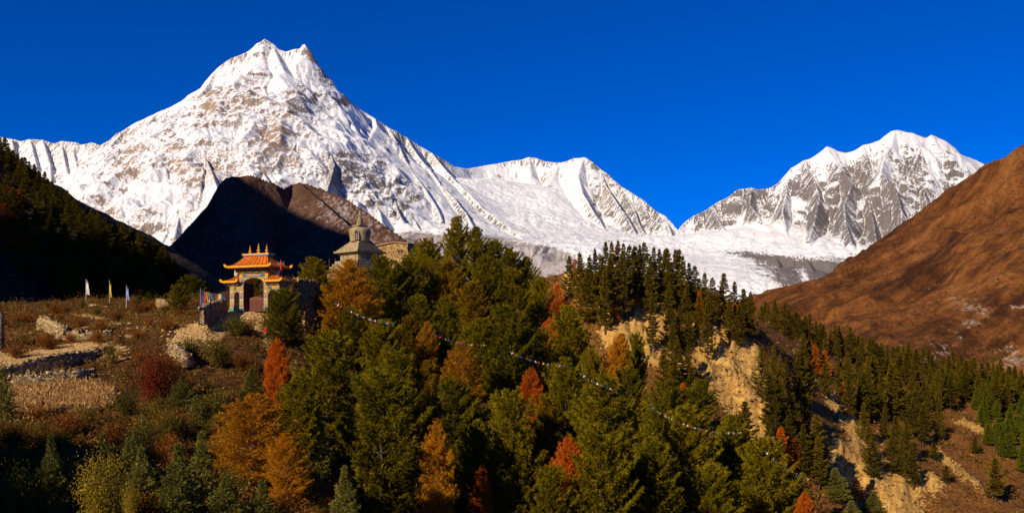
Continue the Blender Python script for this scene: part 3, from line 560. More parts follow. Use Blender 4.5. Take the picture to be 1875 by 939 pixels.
def conifer(kind, h, r, seed, detail=1.0):
    """returns (trunk V,F), (crown V,F,tone) with the base at the origin"""
    rng = np.random.default_rng(seed)
    K_ = dict(
        pine=dict(cb=.06, prof=1.0, up=.22, up2=.48, nb=7, gap=.060, tuft=.48, tw=.080, nt=20, spread=.40, tup=1.0, droop=.0, dens=.27, irr=.24),
        fir=dict(cb=.16, prof=.8, up=.03, up2=.14, nb=6, gap=.046, tuft=.72, tw=.25, nt=8, spread=.42, tup=.22, droop=.0, dens=.50, irr=.46),
        larch=dict(cb=.05, prof=1.05, up=.30, up2=.20, nb=7, gap=.032, tuft=.34, tw=.050, nt=10, spread=.50, tup=.30, droop=.30, dens=.24, irr=.15),
        farlarch=dict(cb=.10, prof=.95, up=.12, up2=.10, nb=6, gap=.05, tuft=.55, tw=.18, nt=6, spread=.45, tup=.1, droop=.1, dens=.55, irr=.25),
        spruce=dict(cb=.02, prof=1.0, up=.35, up2=.15, nb=6, gap=.048, tuft=.20, tw=.045, nt=10, spread=.42, tup=.20, droop=.0, dens=.13, irr=.15),
        young=dict(cb=.03, prof=.9, up=.40, up2=.3, nb=6, gap=.06, tuft=.62, tw=.24, nt=7, spread=.45, tup=.7, droop=.0, dens=.55, irr=.2))[kind]
    parts = []; lean = rng.normal(0, .012, 2) * h
    zt = np.linspace(0, 1, 9); TP = np.stack([lean[0] * zt ** 2, lean[1] * zt ** 2, zt * h], -1)
    parts.append(tube_np(TP, np.maximum(.012, h * .017 * (1 - zt) ** .8 + .01), 7))
    P, D, DEP = [], [], []
    z = K_['cb']
    while z < .985:
        f = (z - K_['cb']) / (1 - K_['cb'])
        if kind == 'pine': rad = r * (1 - f ** 1.9) ** .75 * (.80 + .2 * min(1, f * 4))
        elif kind == 'larch': rad = r * (1 - f ** 2.4) ** .8 * (.75 + .25 * min(1, f * 3))
        elif kind in ('spruce', 'young'): rad = r * (1 - f ** 1.15) * (.85 + .15 * min(1, f * 4))
        else: rad = r * (1 - f ** 1.3) ** .9 * (.65 + .35 * min(1, f * 2.5))
        nb = max(3, int(round(K_['nb'] * (.6 + .5 * (1 - f)))))
        a0 = rng.uniform(0, 6.28)
        for b in range(nb):
            a = a0 + 6.283 * b / nb + rng.normal(0, .18); L = max(.12, rad * rng.uniform(1 - K_['irr'] * 1.6, 1 + K_['irr']))
            if rng.random() < (.10 if kind != 'fir' else .18): L *= .5
            m = max(4, int(L / .5) + 3); t = np.linspace(0, 1, m)
            ca, sa = math.cos(a), math.sin(a); bend = rng.normal(0, .08)
            up = K_['up'] * (.6 + .9 * f)
            rr = L * t; zz = z * h + L * (up * t + K_['up2'] * t ** 2 - (.10 if kind in ('fir', 'farlarch') else 0) * t * (1 - t) * 4)
            lp = np.stack([ca * rr - sa * rr * bend * t, sa * rr + ca * rr * bend * t, zz], -1)
            lp[:, 0] += lean[0] * z * z; lp[:, 1] += lean[1] * z * z
            parts.append(tube_np(lp, np.maximum(.006, .018 * L * (1 - t) + .008), 3))
            step = K_['dens'] / detail
            ns = max(2, int(L / step)); tt = (np.arange(ns) + rng.uniform(.2, .9)) / ns
            tt = tt[tt > (.10 if f > .6 else .22)]
            if len(tt) == 0: tt = np.array([.8])
            base = np.stack([np.interp(tt, t, lp[:, i]) for i in range(3)], -1)
            wside = L * .36 * (1 - tt * .75) + .06
            kk = max(1, int(round(2.4 * detail))) if kind in ('pine', 'larch') else 2
            for q in range(kk * 2 + 1):
                sgn = (q - kk) / max(1, kk)
                off = sgn * wside * rng.uniform(.6, 1.15, len(tt))
                pz = rng.normal(0, .06, len(tt)) * (1.0 if kind in ('pine', 'larch') else 1.1) + np.abs(off) * (K_['up'] * .4)
                pos_ = base + np.stack([-sa * off + ca * np.abs(off) * .55, ca * off + sa * np.abs(off) * .55, pz], -1)
                dr = np.stack([ca - sa * sgn * .8 + 0 * tt, sa + ca * sgn * .8 + 0 * tt, K_['tup'] + 0 * tt], -1)
                P.append(pos_); D.append(dr); DEP.append(np.clip(tt + abs(sgn) * .2, 0, 1))
        z += K_['gap'] * rng.uniform(.8, 1.25) * (1.25 - .5 * f)
    P.append(np.array([[lean[0], lean[1], h * .985]] * 3)); D.append(np.array([[0, 0, 1.]] * 3)); DEP.append(np.ones(3))
    P = np.concatenate(P); D = unit(np.concatenate(D)); DEP = np.concatenate(DEP)
    keep = rng.random(len(P)) < .93; P, D, DEP = P[keep], D[keep], DEP[keep]
    V, Fq = blades(P, D, K_['nt'], K_['tuft'], K_['tw'], K_['spread'], rng, K_['droop'])
    tone = np.clip(.5 + .35 * rng.normal(0, .5, len(P)) + .30 * fbm(P[:, 0] * .9 + P[:, 2], P[:, 1] * .9, seed, 2), 0, 1)
    tone = np.repeat(tone, K_['nt'] * 3)
    return merge(parts), (V, Fq, tone)

def leafy(h, r, seed, n=5200, leaf=.09, stems=9, low=.05):
    rng = np.random.default_rng(seed); parts = []
    P = []
    for s in range(stems):
        a = rng.uniform(0, 6.28); q = rng.uniform(.2, .85) * r; hh = h * rng.uniform(.65, 1.0) * (1 - .35 * (q / r) ** 2)
        t = np.linspace(0, 1, 6); lp = np.stack([math.cos(a) * q * t ** 1.3, math.sin(a) * q * t ** 1.3, hh * .92 * t], -1) + rng.normal(0, .03 * h, (6, 3)) * t[:, None]
        parts.append(tube_np(lp, .022 * h * (1 - t * .8) * .5 + .004, 4))
        k = n // stems; u = rng.uniform(low, 1.02, k) ** .75
        c = np.stack([np.interp(u, t, lp[:, i]) for i in range(3)], -1)
        c += rng.normal(0, 1, (k, 3)) * np.array([.26 * r, .26 * r, .10 * h]) * (.35 + .65 * u[:, None])
        cl = rng.normal(0, 1, (k // 9 + 1, 3)) * .10 * r
        c += cl[np.arange(k) % len(cl)]
        P.append(c)
    P = np.concatenate(P); P = P[P[:, 2] > low * h]
    N = len(P); d = unit(rng.normal(0, 1, (N, 3)) + np.array([0, 0, .3])); s = unit(np.cross(d, rng.normal(0, 1, (N, 3))))
    L = leaf * rng.uniform(.6, 1.3, (N, 1))
    V = np.stack([P - d * L, P + s * L * .55, P + d * L, P - s * L * .55], 1).reshape(-1, 3)
    tone = np.repeat(np.clip(.5 + .5 * fbm(P[:, 0] * 1.3 / r, P[:, 1] * 1.3 / r + P[:, 2] / h * 2, seed, 3) + rng.normal(0, .16, N), 0, 1), 4)
    return merge(parts), (V, np.arange(N * 4).reshape(-1, 4), tone)

def proto(kindname, data, crown_mat, bark='bark'):
    """a hidden-less template: an Empty with trunk and crown; becomes the first tree placed"""
    e = bpy.data.objects.new(kindname, None)
    (tV, tF), (cV, cF, tone) = data
    a = mesh_np('trunk' if 'shrub' not in kindname else 'stem', tV, tF, M[bark], e, smooth=True)
    b = mesh_np('crown' if 'shrub' not in kindname else 'foliage', cV, cF, M[crown_mat], e, attrs={'tone': tone})
    C.objects.link(e); e['used'] = 0
    return (e, kindname)
def dup_tree(pr, loc, rz, s, label, cat, group, lean=(0, 0)):
    e, kn = pr
    if not e['used']:
        o = e; e['used'] = 1
    else:
        o = e.copy(); C.objects.link(o)
        for ch in e.children:
            if ch.type == 'MESH':
                c = ch.copy(); c.parent = o; C.objects.link(c)
    o.location = loc; o.rotation_euler = (lean[0], lean[1], rz)
    o.scale = s if isinstance(s, tuple) else (s, s, s)
    o['label'] = label; o['category'] = cat
    if group: o['group'] = group
    elif 'group' in o: del o['group']
    return o
def solve_Y(px, ptop, h, Y0, gfun=g1, lo=None, hi=None):
    """distance near Y0 at which something h tall on the ground has its top at row ptop"""
    Ys = np.linspace(lo or Y0 * .72, hi or Y0 * 1.35, 60); X = (px - CX) / F * Ys
    g = ground(X, Ys) if gfun is g1 else np.array([gfun(a, b) for a, b in zip(X, Ys)])
    rows = HY - (g + h) / Ys * F - ptop
    sc = np.where(np.diff(np.sign(rows)) != 0)[0]
    if len(sc) == 0:
        return float(Ys[np.argmin(np.abs(rows))])
    c = Ys[sc] ; k = sc[np.argmin(np.abs(c - Y0))]
    return float(Ys[k] + (Ys[k + 1] - Ys[k]) * rows[k] / (rows[k] - rows[k + 1] + 1e-9))

R_ = random.Random(7)
# prototypes: heights in metres, reused with a little scale and turn
PR = {
 'pine': [proto('pine_tree', conifer('pine', 13, 4.3, 1), 'pine'), proto('pine_tree', conifer('pine', 13, 4.9, 2), 'pine'), proto('pine_tree', conifer('pine', 13, 3.7, 3), 'pine'), proto('pine_tree', conifer('pine', 13, 4.4, 4), 'pine'), proto('pine_tree', conifer('pine', 13, 4.1, 5), 'pine'), proto('pine_tree', conifer('pine', 13, 5.0, 6), 'pine')],
 'olive': [proto('pine_tree', conifer('pine', 12, 3.8, 11), 'olive'), proto('pine_tree', conifer('pine', 12, 3.3, 12), 'olive')],
 'gold': [proto('larch_tree', conifer('larch', 10, 3.3, 21), 'gold', 'palebark'), proto('larch_tree', conifer('larch', 10, 2.7, 22), 'gold', 'palebark')],
 'orange': [proto('larch_tree', conifer('larch', 8, 2.2, 31), 'orange', 'palebark'), proto('larch_tree', conifer('larch', 8, 2.7, 32), 'orange', 'palebark')],
 'spruce': [proto('spruce_tree', conifer('spruce', 5, 1.5, 41), 'spruce'), proto('spruce_tree', conifer('spruce', 5, 1.2, 42), 'spruce')],
 'fir': [proto('fir_tree', conifer('fir', 18, 3.6 + .5 * (i % 3), 50 + i), 'fir') for i in range(6)],
 'farlarch': [proto('larch_tree', conifer('farlarch', 14, 3.0, 60 + i), 'orange') for i in range(2)],
 'young': [proto('young_pine_tree', conifer('young', 8, 2.3, 70 + i), 'bright') for i in range(2)],
 'redshrub': [proto('red_shrub', leafy(4.6, 3.4, 80, 13000, .075, 14), 'red')],
 'yellowshrub': [proto('yellow_shrub', leafy(4.0, 2.0, 81, 11000, .055, 12), 'yellow')],
 'brownshrub': [proto('brown_shrub', leafy(2.0, 1.5, 82, 3600, .06, 9), 'brown'), proto('brown_shrub', leafy(2.0, 1.2, 83, 3200, .06, 8), 'brown')],
 'oliveshrub': [proto('olive_shrub', leafy(3.0, 1.8, 84, 5200, .07, 9), 'oliveleaf'), proto('olive_shrub', leafy(3.0, 1.5, 85, 4600, .07, 8), 'oliveleaf')],
}
H0 = {'pine': 13, 'olive': 12, 'gold': 10, 'orange': 8, 'spruce': 5, 'fir': 18, 'farlarch': 14, 'young': 8, 'redshrub': 4.6, 'yellowshrub': 4.0, 'brownshrub': 2.0, 'oliveshrub': 3.0}
R0 = {'pine': [4.3, 4.9, 3.7, 4.4, 4.1, 5.0], 'olive': [3.8, 3.3], 'gold': [3.1, 2.6], 'orange': [2.2, 2.7], 'spruce': [1.5, 1.2], 'fir': [3.6, 4.1, 4.6, 3.6, 4.1, 4.6], 'farlarch': [3.0] * 2, 'young': [2.3] * 2, 'redshrub': [3.6], 'yellowshrub': [2.5], 'brownshrub': [1.8, 1.5], 'oliveshrub': [2.2, 1.9]}
CAT = {'pine': 'pine tree', 'olive': 'pine tree', 'gold': 'larch tree', 'orange': 'larch tree', 'spruce': 'spruce tree', 'fir': 'fir tree', 'farlarch': 'larch tree', 'young': 'pine tree', 'redshrub': 'shrub', 'yellowshrub': 'shrub', 'brownshrub': 'shrub', 'oliveshrub': 'shrub'}
PLACED = []
def plant(kind, px, ptop, wpx, h, Y0, label, group=None, var=None, lean=(0, 0), lo=None, hi=None, gfun=g1):
    """a tree whose top stands at (px, ptop), wpx wide in the photograph and h metres tall"""
    Y = solve_Y(px, ptop, h, Y0, gfun, lo, hi); X = (px - CX) / F * Y; z = gfun(X, Y)
    v = R_.randrange(len(PR[kind])) if var is None else var
    sx = (wpx / F * Y * .5) / R0[kind][v]; sz = h / H0[kind]
    PLACED.append((kind, px, ptop, wpx, h, round(Y, 1), round(HY - z / Y * F)))
    return dup_tree(PR[kind][v], (X, Y, z - .12 * sz), R_.uniform(0, 6.28), (sx, sx, sz), label, CAT[kind], group, lean)
# ------------------------------------------------------------------ the wooded slope below the stupa and the gate
def name_of(kind): return {'pine': 'green pine', 'olive': 'olive-gold pine', 'gold': 'golden larch', 'orange': 'orange larch', 'spruce': 'blue-green spruce'}[kind]
SL = [ # kind, px, ptop, width, height m, distance, label
 ('pine', 575, 470, 72, 6.5, 152, 'small wispy pine behind the stone wall between gate and stupa', 0),
 ('pine', 462, 512, 34, 4.9, 150, 'little pine seen through the open arch of the gate', 2),
 ('pine', 352, 503, 58, 5.5, 150, 'yellow-green pine left of the gate beside the hanging prayer flags', 2),
 ('pine', 326, 520, 44, 4.0, 152, 'low bushy pine just right of the grey boulder', 3),
 ('gold', 640, 474, 96, 10.0, 128, 'golden larch standing directly in front of the stupa base', 0),
 ('pine', 700, 466, 96, 11.5, 135, 'green pine touching the right shoulder of the golden larch by the stupa', 0),
 ('pine', 745, 470, 90, 11.0, 138, 'green pine in front of the flat-roofed stone house', 1),
 ('pine', 785, 436, 90, 12.0, 146, 'green pine on the crest just right of the stone house', 3),
 ('pine', 834, 397, 62, 14.0, 154, 'tallest round-topped pine on the crest of the wooded slope', 2),
 ('pine', 872, 412, 66, 13.0, 153, 'narrow crest pine immediately right of the tallest round-topped pine', 2),
 ('pine', 905, 437, 90, 12.5, 150, 'broad crest pine, second to the right of the tallest round-topped pine', 0),
 ('pine', 932, 447, 76, 12.0, 152, 'crest pine whose tip cuts into the grey moraine', 3),
 ('pine', 964, 452, 62, 12.0, 150, 'slim pine at the right end of the wooded crest', 2),
 ('pine', 985, 500, 60, 9.5, 149, 'lowest pine at the right tip of the crest above the dark hollow', 1),
 ('olive', 822, 474, 66, 10.5, 142, 'olive-gold tree below the tallest round-topped pine', 0),
 ('olive', 868, 512, 70, 9.5, 138, 'olive-gold pine in the middle of the upper slope', 1),
 ('pine', 612, 512, 92, 7.6, 124, 'dark layered pine below the stone wall, left end of the long flag string', 1),
 ('pine', 519, 527, 80, 6.8, 112, 'dark bushy pine covering the right pillar of the gate', 1),
 ('pine', 935, 490, 90, 11.5, 140, 'pine below the right end of the crest, above the shaded gap', 3),
 ('pine', 890, 470, 90, 12, 144, 'pine halfway between the crest and the upper flag string', 1),
 ('pine', 760, 540, 96, 9.5, 130, 'pine above the first loop of the long prayer flag string', 0),
 ('pine', 815, 545, 80, 10, 132, 'pine between the olive-gold tree and the golden oval larch', 3),
 ('pine', 700, 585, 100, 10, 116, 'broad green pine just below the first loop of prayer flags', 1),
 ('olive', 752, 575, 60, 9, 118, 'olive-gold pine just below the right end of the first flag loop', 1),
 ('gold', 782, 588, 46, 8.5, 124, 'slim golden larch with a bowed right side in mid slope', 1),
 ('gold', 846, 624, 74, 9.0, 118, 'golden oval larch in the very middle of the slope', 0),
 ('pine', 925, 556, 120, 14, 128, 'large green pine right of the golden oval larch', 0),
 ('pine', 880, 585, 90, 11, 126, 'pine hanging over the second loop of prayer flags', 3),
 ('orange', 1008, 582, 52, 7.5, 134, 'orange larch standing by itself on the upper right of the slope', 1),
 ('pine', 1045, 560, 92, 13, 138, 'tall tiered pine right of the lone upper orange larch', 2),
 ('pine', 985, 600, 80, 11, 130, 'pine directly below the lone upper orange larch', 1),
 ('gold', 1108, 605, 44, 9, 142, 'narrow golden larch leaning out at the foot of the sandy cliff', 1),
 ('pine', 1085, 640, 70, 12, 132, 'pine left of the narrow golden larch at the cliff foot', 3),
 ('pine', 1135, 612, 40, 9, 150, 'pine standing in front of the left sandy cliff', 2),
 ('pine', 1166, 592, 46, 11, 150, 'spreading pine whose top crosses the left sandy cliff', 0),
 ('pine', 1150, 672, 80, 11, 136, 'pine below the left sandy cliff', 1),
 ('pine', 600, 603, 136, 11.5, 101, 'very large pine below the dark hollow, left part of the slope', 1),
 ('olive', 628, 640, 50, 9, 98, 'olive-gold pine on the right edge of the very large left pine', 1),
 ('orange', 508, 620, 52, 7.6, 104, 'orange larch just below the person in red', 1),
 ('orange', 972, 672, 50, 7.8, 118, 'bright pointed orange larch in the centre of the picture', 0),
 ('pine', 830, 690, 116, 12, 105, 'broad green pine left of the bright pointed orange larch', 0),
 ('pine', 725, 640, 100, 9.5, 110, 'pine above the huge central pine', 3),
 ('pine', 700, 698, 190, 14.5, 91, 'huge broad pine in the lower middle left', 1),
 ('gold', 800, 780, 66, 10.5, 92, 'tall golden larch on the right edge of the huge broad pine', 1),
 ('pine', 935, 712, 136, 13.5, 101, 'tall full pine left of the lower orange larch', 0),
 ('pine', 1110, 686, 170, 15.5, 113, 'huge dark pine right of the picture centre', 0),
 ('pine', 1035, 655, 96, 12, 122, 'pine between the bright pointed orange larch and the huge right pine', 3),
 ('pine', 1100, 772, 136, 14, 98, 'full pine just right of the lower orange larch', 1),
 ('orange', 1040, 800, 74, 8.8, 94, 'large orange larch low in the picture between two full pines', 1),
 ('orange', 1212, 695, 38, 10, 124, 'narrow leaning orange larch crossed by the lower flag string', 0),
 ('pine', 1190, 690, 90, 12, 128, 'pine left of the narrow leaning orange larch', 3),
 ('pine', 1258, 740, 126, 13, 115, 'layered pine below the lower flag string', 0),
 ('pine', 1250, 690, 84, 11, 134, 'pine right of the narrow leaning orange larch', 2),
 ('pine', 1300, 850, 116, 10, 98, 'pine at the bottom edge right of the layered pine', 1),
 ('pine', 1190, 800, 120, 12, 104, 'pine between the huge dark pine and the layered pine', 3),
 ('pine', 1395, 800, 136, 12.5, 108, 'dome-shaped pine left of the last flag string', 1),
 ('pine', 1335, 760, 90, 12, 122, 'pine at the right end of the lower flag string', 2),
 ('orange', 1472, 900, 44, 7.5, 110, 'orange larch tip at the bottom edge, furthest right', 0),
 ('orange', 882, 850, 42, 7.0, 90, 'thin orange larch near the bottom edge below the centre', 0),
 ('pine', 1010, 850, 96, 9.5, 88, 'pine at the bottom edge left of the large low orange larch', 3),
 ('pine', 945, 850, 96, 8.5, 86, 'pine at the bottom edge between thin larch and low orange larch', 0),
 ('pine', 870, 770, 90, 11, 96, 'pine behind the thin orange larch', 2),
 ('pine', 640, 560, 70, 8, 120, 'pine in the shade below the golden larch by the stupa', 3),
 ('pine', 1450, 865, 80, 10, 118, 'pine beneath the last flag string', 2),
 ('olive', 780, 660, 70, 9.5, 112, 'olive-gold pine above the broad green pine', 0),
 ('olive', 1000, 720, 80, 10, 108, 'olive-gold pine between the full pines below the picture centre', 1),
 ('gold', 462, 718, 150, 7.0, 78, 'largest golden larch with feathery drooping branches, lower left', 0),
 ('gold', 527, 792, 84, 5.6, 72, 'golden larch at the lower right foot of the largest golden larch', 1),
 ('pine', 545, 690, 90, 8, 92, 'shaded pine behind the largest golden larch', 2),
 ('spruce', 580, 730, 60, 7.2, 84, 'pale spruce between the golden larch and the huge broad pine', 1),
 ('spruce', 632, 850, 66, 4.8, 77, 'pale spruce at the left foot of the huge broad pine', 0),
 ('spruce', 92, 795, 74, 4.6, 62, 'blue-green spruce furthest left in the lower left thicket', 0),
 ('spruce', 186, 790, 54, 3.8, 66, 'blue-green spruce behind the yellow shrub', 0),
 ('spruce', 250, 784, 66, 4.6, 65, 'pointed blue-green spruce right of the yellow shrub', 0),
 ('spruce', 186, 855, 60, 3.2, 56, 'small spruce in front of the yellow shrub', 0),
 ('spruce', 368, 786, 72, 5.4, 69, 'tall ragged spruce left of the largest golden larch', 1),
 ('spruce', 412, 862, 76, 3.6, 62, 'low spruce at the bottom edge below the largest golden larch', 0),
 ('spruce', 334, 684, 58, 3.4, 86, 'round blue-green spruce at the foot of the red shrub', 0),
 ('spruce', 462, 672, 52, 3.2, 92, 'small spruce above the largest golden larch', 1),
 ('spruce', 1340, 800, 60, 6, 116, 'pale spruce beside the right end of the lower flag string', 0),
 ('spruce', 1230, 900, 50, 4, 95, 'pale spruce at the bottom edge between two pines', 1),
 ('spruce', 1070, 830, 40, 5, 92, 'pale spruce tucked right of the large low orange larch', 1),
 ('spruce', 845, 555, 40, 4.5, 136, 'dull spruce under the olive-gold pine in mid slope', 0),
]
for kind, px, pt, w_, h, Y0, lab, v in SL:
    if kind in ('gold', 'orange') and px not in (462, 527, 508): h *= 1.2; w_ *= 1.08
    elif w_ > 60: w_ *= .98
    ln = (0, math.radians(14)) if 'leaning' in lab else (0, 0)
    if kind == 'pine' and v in (0, 1, 3) and (px + pt) % 3 == 0: v = 4 + (px % 2)
    o = plant(kind, px, pt, w_, h, Y0, lab, lo=(134 if 'open arch' in lab else None), hi=(170 if 'open arch' in lab else None), var=v, group={'pine': 'pines on the wooded slope', 'olive': 'pines on the wooded slope', 'gold': 'golden larches on the slope', 'orange': 'orange larches on the slope', 'spruce': 'spruces in the thicket'}[kind])
    if ln[1]: o.rotation_euler = (0, ln[1], 0)

SH = [ # shrubs told apart one by one
 ('redshrub', 285, 622, 118, 6.0, 96, 'big red-leaved shrub beside the gravel bank'),
 ('yellowshrub', 185, 812, 122, 4.6, 60, 'yellow-leaved shrub in the lower left thicket'),
 ('yellowshrub', 240, 880, 56, 2.4, 56, 'small yellow-leaved shrub right of the small spruce at the bottom'),
 ('oliveshrub', 385, 700, 86, 3.8, 86, 'olive and yellow shrub between red shrub and largest golden larch'),
 ('oliveshrub', 402, 612, 74, 3.4, 104, 'olive shrub on the shaded bank under the gate'),
 ('oliveshrub', 352, 610, 50, 2.6, 104, 'olive shrub on the lit edge of the gravel bank'),
 ('oliveshrub', 434, 574, 62, 2.6, 113, 'dark shrub in the middle of the gravel ramp below the gate'),
 ('oliveshrub', 205, 622, 26, 2.6, 108, 'small lone tree at the right end of the gravel mound'),
 ('oliveshrub', 420, 740, 60, 3.0, 80, 'olive shrub touching the left side of the largest golden larch'),
 ('brownshrub', 100, 551, 40, 2.0, 148, 'rusty shrub left of the flagpoles'),
 ('brownshrub', 40, 566, 60, 2.0, 140, 'rusty shrub at the left edge above the ruin wall'),
 ('brownshrub', 330, 740, 70, 2.6, 82, 'reddish brown shrub below the round spruce'),
 ('brownshrub', 300, 780, 70, 2.4, 74, 'brown shrub in front of the pointed spruce'),
 ('brownshrub', 320, 815, 70, 2.2, 68, 'russet shrub left of the tall ragged spruce'),
 ('brownshrub', 205, 765, 80, 2.0, 76, 'russet shrub at the lower edge of the stubble field'),
 ('brownshrub', 20, 765, 90, 2.6, 72, 'russet shrub at the left edge below the stubble field'),
 ('brownshrub', 80, 772, 80, 2.2, 72, 'dark russet shrub right of the left edge below the field'),
 ('brownshrub', 180, 600, 40, 1.8, 118, 'brown shrub between the ruin wall and the gravel mound'),
 ('brownshrub', 90, 612, 60, 1.8, 118, 'brown shrub just below the ruined stone wall'),
 ('brownshrub', 30, 625, 60, 1.8, 112, 'brown shrub at the left edge above the gravel mound'),
 ('brownshrub', 445, 640, 60, 2.2, 100, 'rusty shrub above the shaded hollow left of the orange larch'),
 ('brownshrub', 1010, 545, 70, 7.0, 250, 'orange-brown thicket in the gap before the knoll'),
 ('brownshrub', 1240, 880, 70, 3.5, 100, 'reddish shrub low between the bottom pines'),
 ('brownshrub', 600, 880, 46, 1.8, 76, 'pinkish dry shrub at the bottom edge left of the pale spruce'),
 ('oliveshrub', 30, 850, 90, 3.2, 58, 'dark olive shrub in the bottom left corner'),
 ('oliveshrub', 330, 880, 80, 2.6, 58, 'dark olive shrub at the bottom edge right of the yellow shrubs'),
 ('oliveshrub', 540, 600, 40, 2.2, 112, 'green shrub right of the person in red'),
 ('oliveshrub', 500, 608, 24, 1.4, 108, 'small green shrub at the right elbow of the person in red'),
 ('redshrub', 1130, 538, 70, 5.5, 292, 'dark red shrub on the lip above the left sandy cliff'),
 ('redshrub', 1085, 525, 46, 5, 298, 'dark red shrub under the firs at the left end of the knoll'),
 ('redshrub', 1165, 522, 44, 5, 298, 'dark red shrub in the middle of the knoll under the firs'),
]
for kind, px, pt, w_, h, Y0, lab in SH:
    plant(kind, px, pt, w_, h, Y0, lab, 'shrubs around the village')
# small green pines behind the boulder
for px, pt, w_, h in ((272, 535, 22, 2.2), (256, 541, 16, 1.8)):
    plant('young', px, pt, w_, h, 150, 'small bright pine left of the grey boulder' if px == 272 else 'tiny bright pine furthest left of the grey boulder', 'small pines by the boulder')

# ------------------------------------------------------------------ knoll, ravine side and right-hand forest
def field_of(kind, spots, hr, label, group, Y0f, gfun=g1, lo=None, hi=None, wf=.36):
    for px, pt, Y0 in spots:
        h = R_.uniform(*hr); Y = Y0
        wpx = h * wf * F / Y0 * R_.uniform(.75, 1.3)
        plant(kind, px, pt, wpx, h, Y0, label, group, gfun=gfun, lo=lo, hi=hi)
knoll = [(1042, 466, 312), (1062, 462, 310), (1090, 455, 308), (1110, 440, 306), (1120, 445, 312), (1132, 440, 305), (1142, 447, 310), (1152, 450, 303), (1163, 455, 308), (1172, 447, 312), (1180, 449, 304), (1197, 452, 308), (1208, 455, 312), (1216, 458, 305), (1224, 456, 310), (1235, 455, 304), (1243, 457, 309), (1250, 468, 304), (1262, 480, 308),
    (1080, 470, 304), (1100, 472, 302), (1118, 474, 302), (1140, 472, 302), (1160, 470, 303), (1190, 470, 304), (1225, 478, 300), (1075, 490, 300), (1108, 496, 298)]
field_of('fir', knoll, (15, 19.5), 'dark fir in the dense stand on top of the sandy knoll', 'firs on the knoll', 305, wf=.36)
slope2 = [(1272, 488, 305), (1290, 498, 300), (1304, 508, 302), (1325, 508, 300), (1345, 516, 298), (1362, 528, 300), (1374, 536, 296), (1258, 520, 290), (1245, 560, 280), (1230, 590, 272), (1262, 575, 276), (1280, 540, 288), (1296, 556, 290), (1335, 545, 290), (1355, 560, 290), (1225, 560, 284), (1240, 620, 262), (1260, 630, 262), (1215, 640, 256), (1235, 660, 250), (1265, 672, 248), (1250, 700, 242), (1280, 705, 240), (1225, 700, 240), (1195, 545, 285), (1330, 760, 225), (1365, 735, 238), (1225, 520, 292)]
field_of('fir', slope2, (12, 17), 'dark fir on the steep slope between the two sandy cliffs', 'firs between the sandy cliffs', 280, wf=.40)
for i, (px, pt, Y0, h, w_) in enumerate([(1052, 472, 308, 11, 26), (1128, 452, 300, 12, 20), (1126, 500, 292, 15, 24), (1280, 530, 292, 11, 26), (1322, 530, 296, 10, 30), (1345, 560, 288, 9, 30), (1020, 520, 290, 9, 40), (1015, 555, 270, 8, 40)]):
    plant('farlarch', px, pt, w_, h, Y0, ['small orange larch at the left end of the knoll', 'orange larch tip among the tallest knoll firs', 'tall thin orange larch halfway up the knoll', 'orange larch on the right shoulder of the knoll', 'bushy orange larch where the knoll drops to the right', 'low orange larch above the right sandy cliff', 'orange larch in the gap left of the knoll', 'lower orange larch in the gap left of the knoll'][i], 'larches on the knoll')
rng = np.random.default_rng(5)
# right-hand forest: a band of firs, thinning out downhill
band = []
for px in range(1392, 1885, 9):
    top = np.interp(px, [1392, 1440, 1480, 1520, 1600, 1660, 1720, 1800, 1880], [552, 556, 575, 588, 615, 628, 640, 655, 672])
    band.append((px + rng.uniform(-4, 4), top + rng.uniform(-6, 12), np.interp(px, [1392, 1500, 1880], [405, 455, 455])))
for px in range(1395, 1885, 12):
    top = np.interp(px, [1392, 1440, 1480, 1520, 1600, 1660, 1720, 1800, 1880], [590, 600, 615, 625, 645, 655, 668, 680, 700])
    if 1670 < px < 1700: continue
    band.append((px + rng.uniform(-5, 5), top + rng.uniform(-10, 12), np.interp(px, [1392, 1500, 1880], [380, 425, 430])))
for px in range(1400, 1700, 14):
    top = np.interp(px, [1392, 1480, 1560, 1700], [640, 660, 672, 690])
    if 1490 < px < 1530 and rng.random() < .6: continue
    band.append((px + rng.uniform(-6, 6), top + rng.uniform(-10, 12), np.interp(px, [1392, 1500, 1700], [345, 385, 400])))
field_of('fir', band, (12, 17), 'dark fir in the long forest belt under the brown hillside', 'firs in the right-hand forest belt', 420, wf=.46)
mid = [(1410, 690, 320), (1430, 700, 320), (1450, 720, 310), (1475, 725, 310), (1420, 735, 290), (1445, 760, 280), (1470, 775, 275), (1495, 760, 300), (1405, 770, 260), (1430, 800, 250), (1500, 800, 270), (1575, 690, 375), (1580, 735, 345), (1590, 770, 322), (1600, 790, 318), (1620, 740, 350), (1635, 672, 390), (1640, 760, 330), (1655, 720, 370), (1660, 770, 330), (1672, 735, 360), (1690, 740, 370), (1700, 720, 390), (1720, 700, 400), (1740, 690, 410), (1650, 800, 310), (1632, 800, 312), (1672, 820, 305), (1612, 700, 385), (1595, 700, 375), (1720, 730, 380)]
field_of('fir', mid, (11, 15.5), 'dark fir on the eroded slope below the forest belt', 'firs on the eroded right-hand slope', 330, wf=.44)
for px, pt, Y0, h, w_, lab in [(1632, 664, 378, 21, 46, 'tallest fir with a bare pale trunk on the right-hand slope'), (1582, 680, 352, 17, 44, 'fir with a bare lower trunk left of the tallest right-hand fir'), (1823, 838, 300, 13, 44, 'lone fir in the bottom right corner'), (1785, 800, 345, 6, 22, 'small round fir above the lone bottom right fir'), (1732, 848, 306, 6, 22, 'dark round bush-like fir beside the pale scree gully'), (1710, 808, 330, 6, 24, 'single small green fir left of the pale scree gully')]:
    plant('fir', px, pt, w_, h, Y0, lab, 'firs on the eroded right-hand slope')
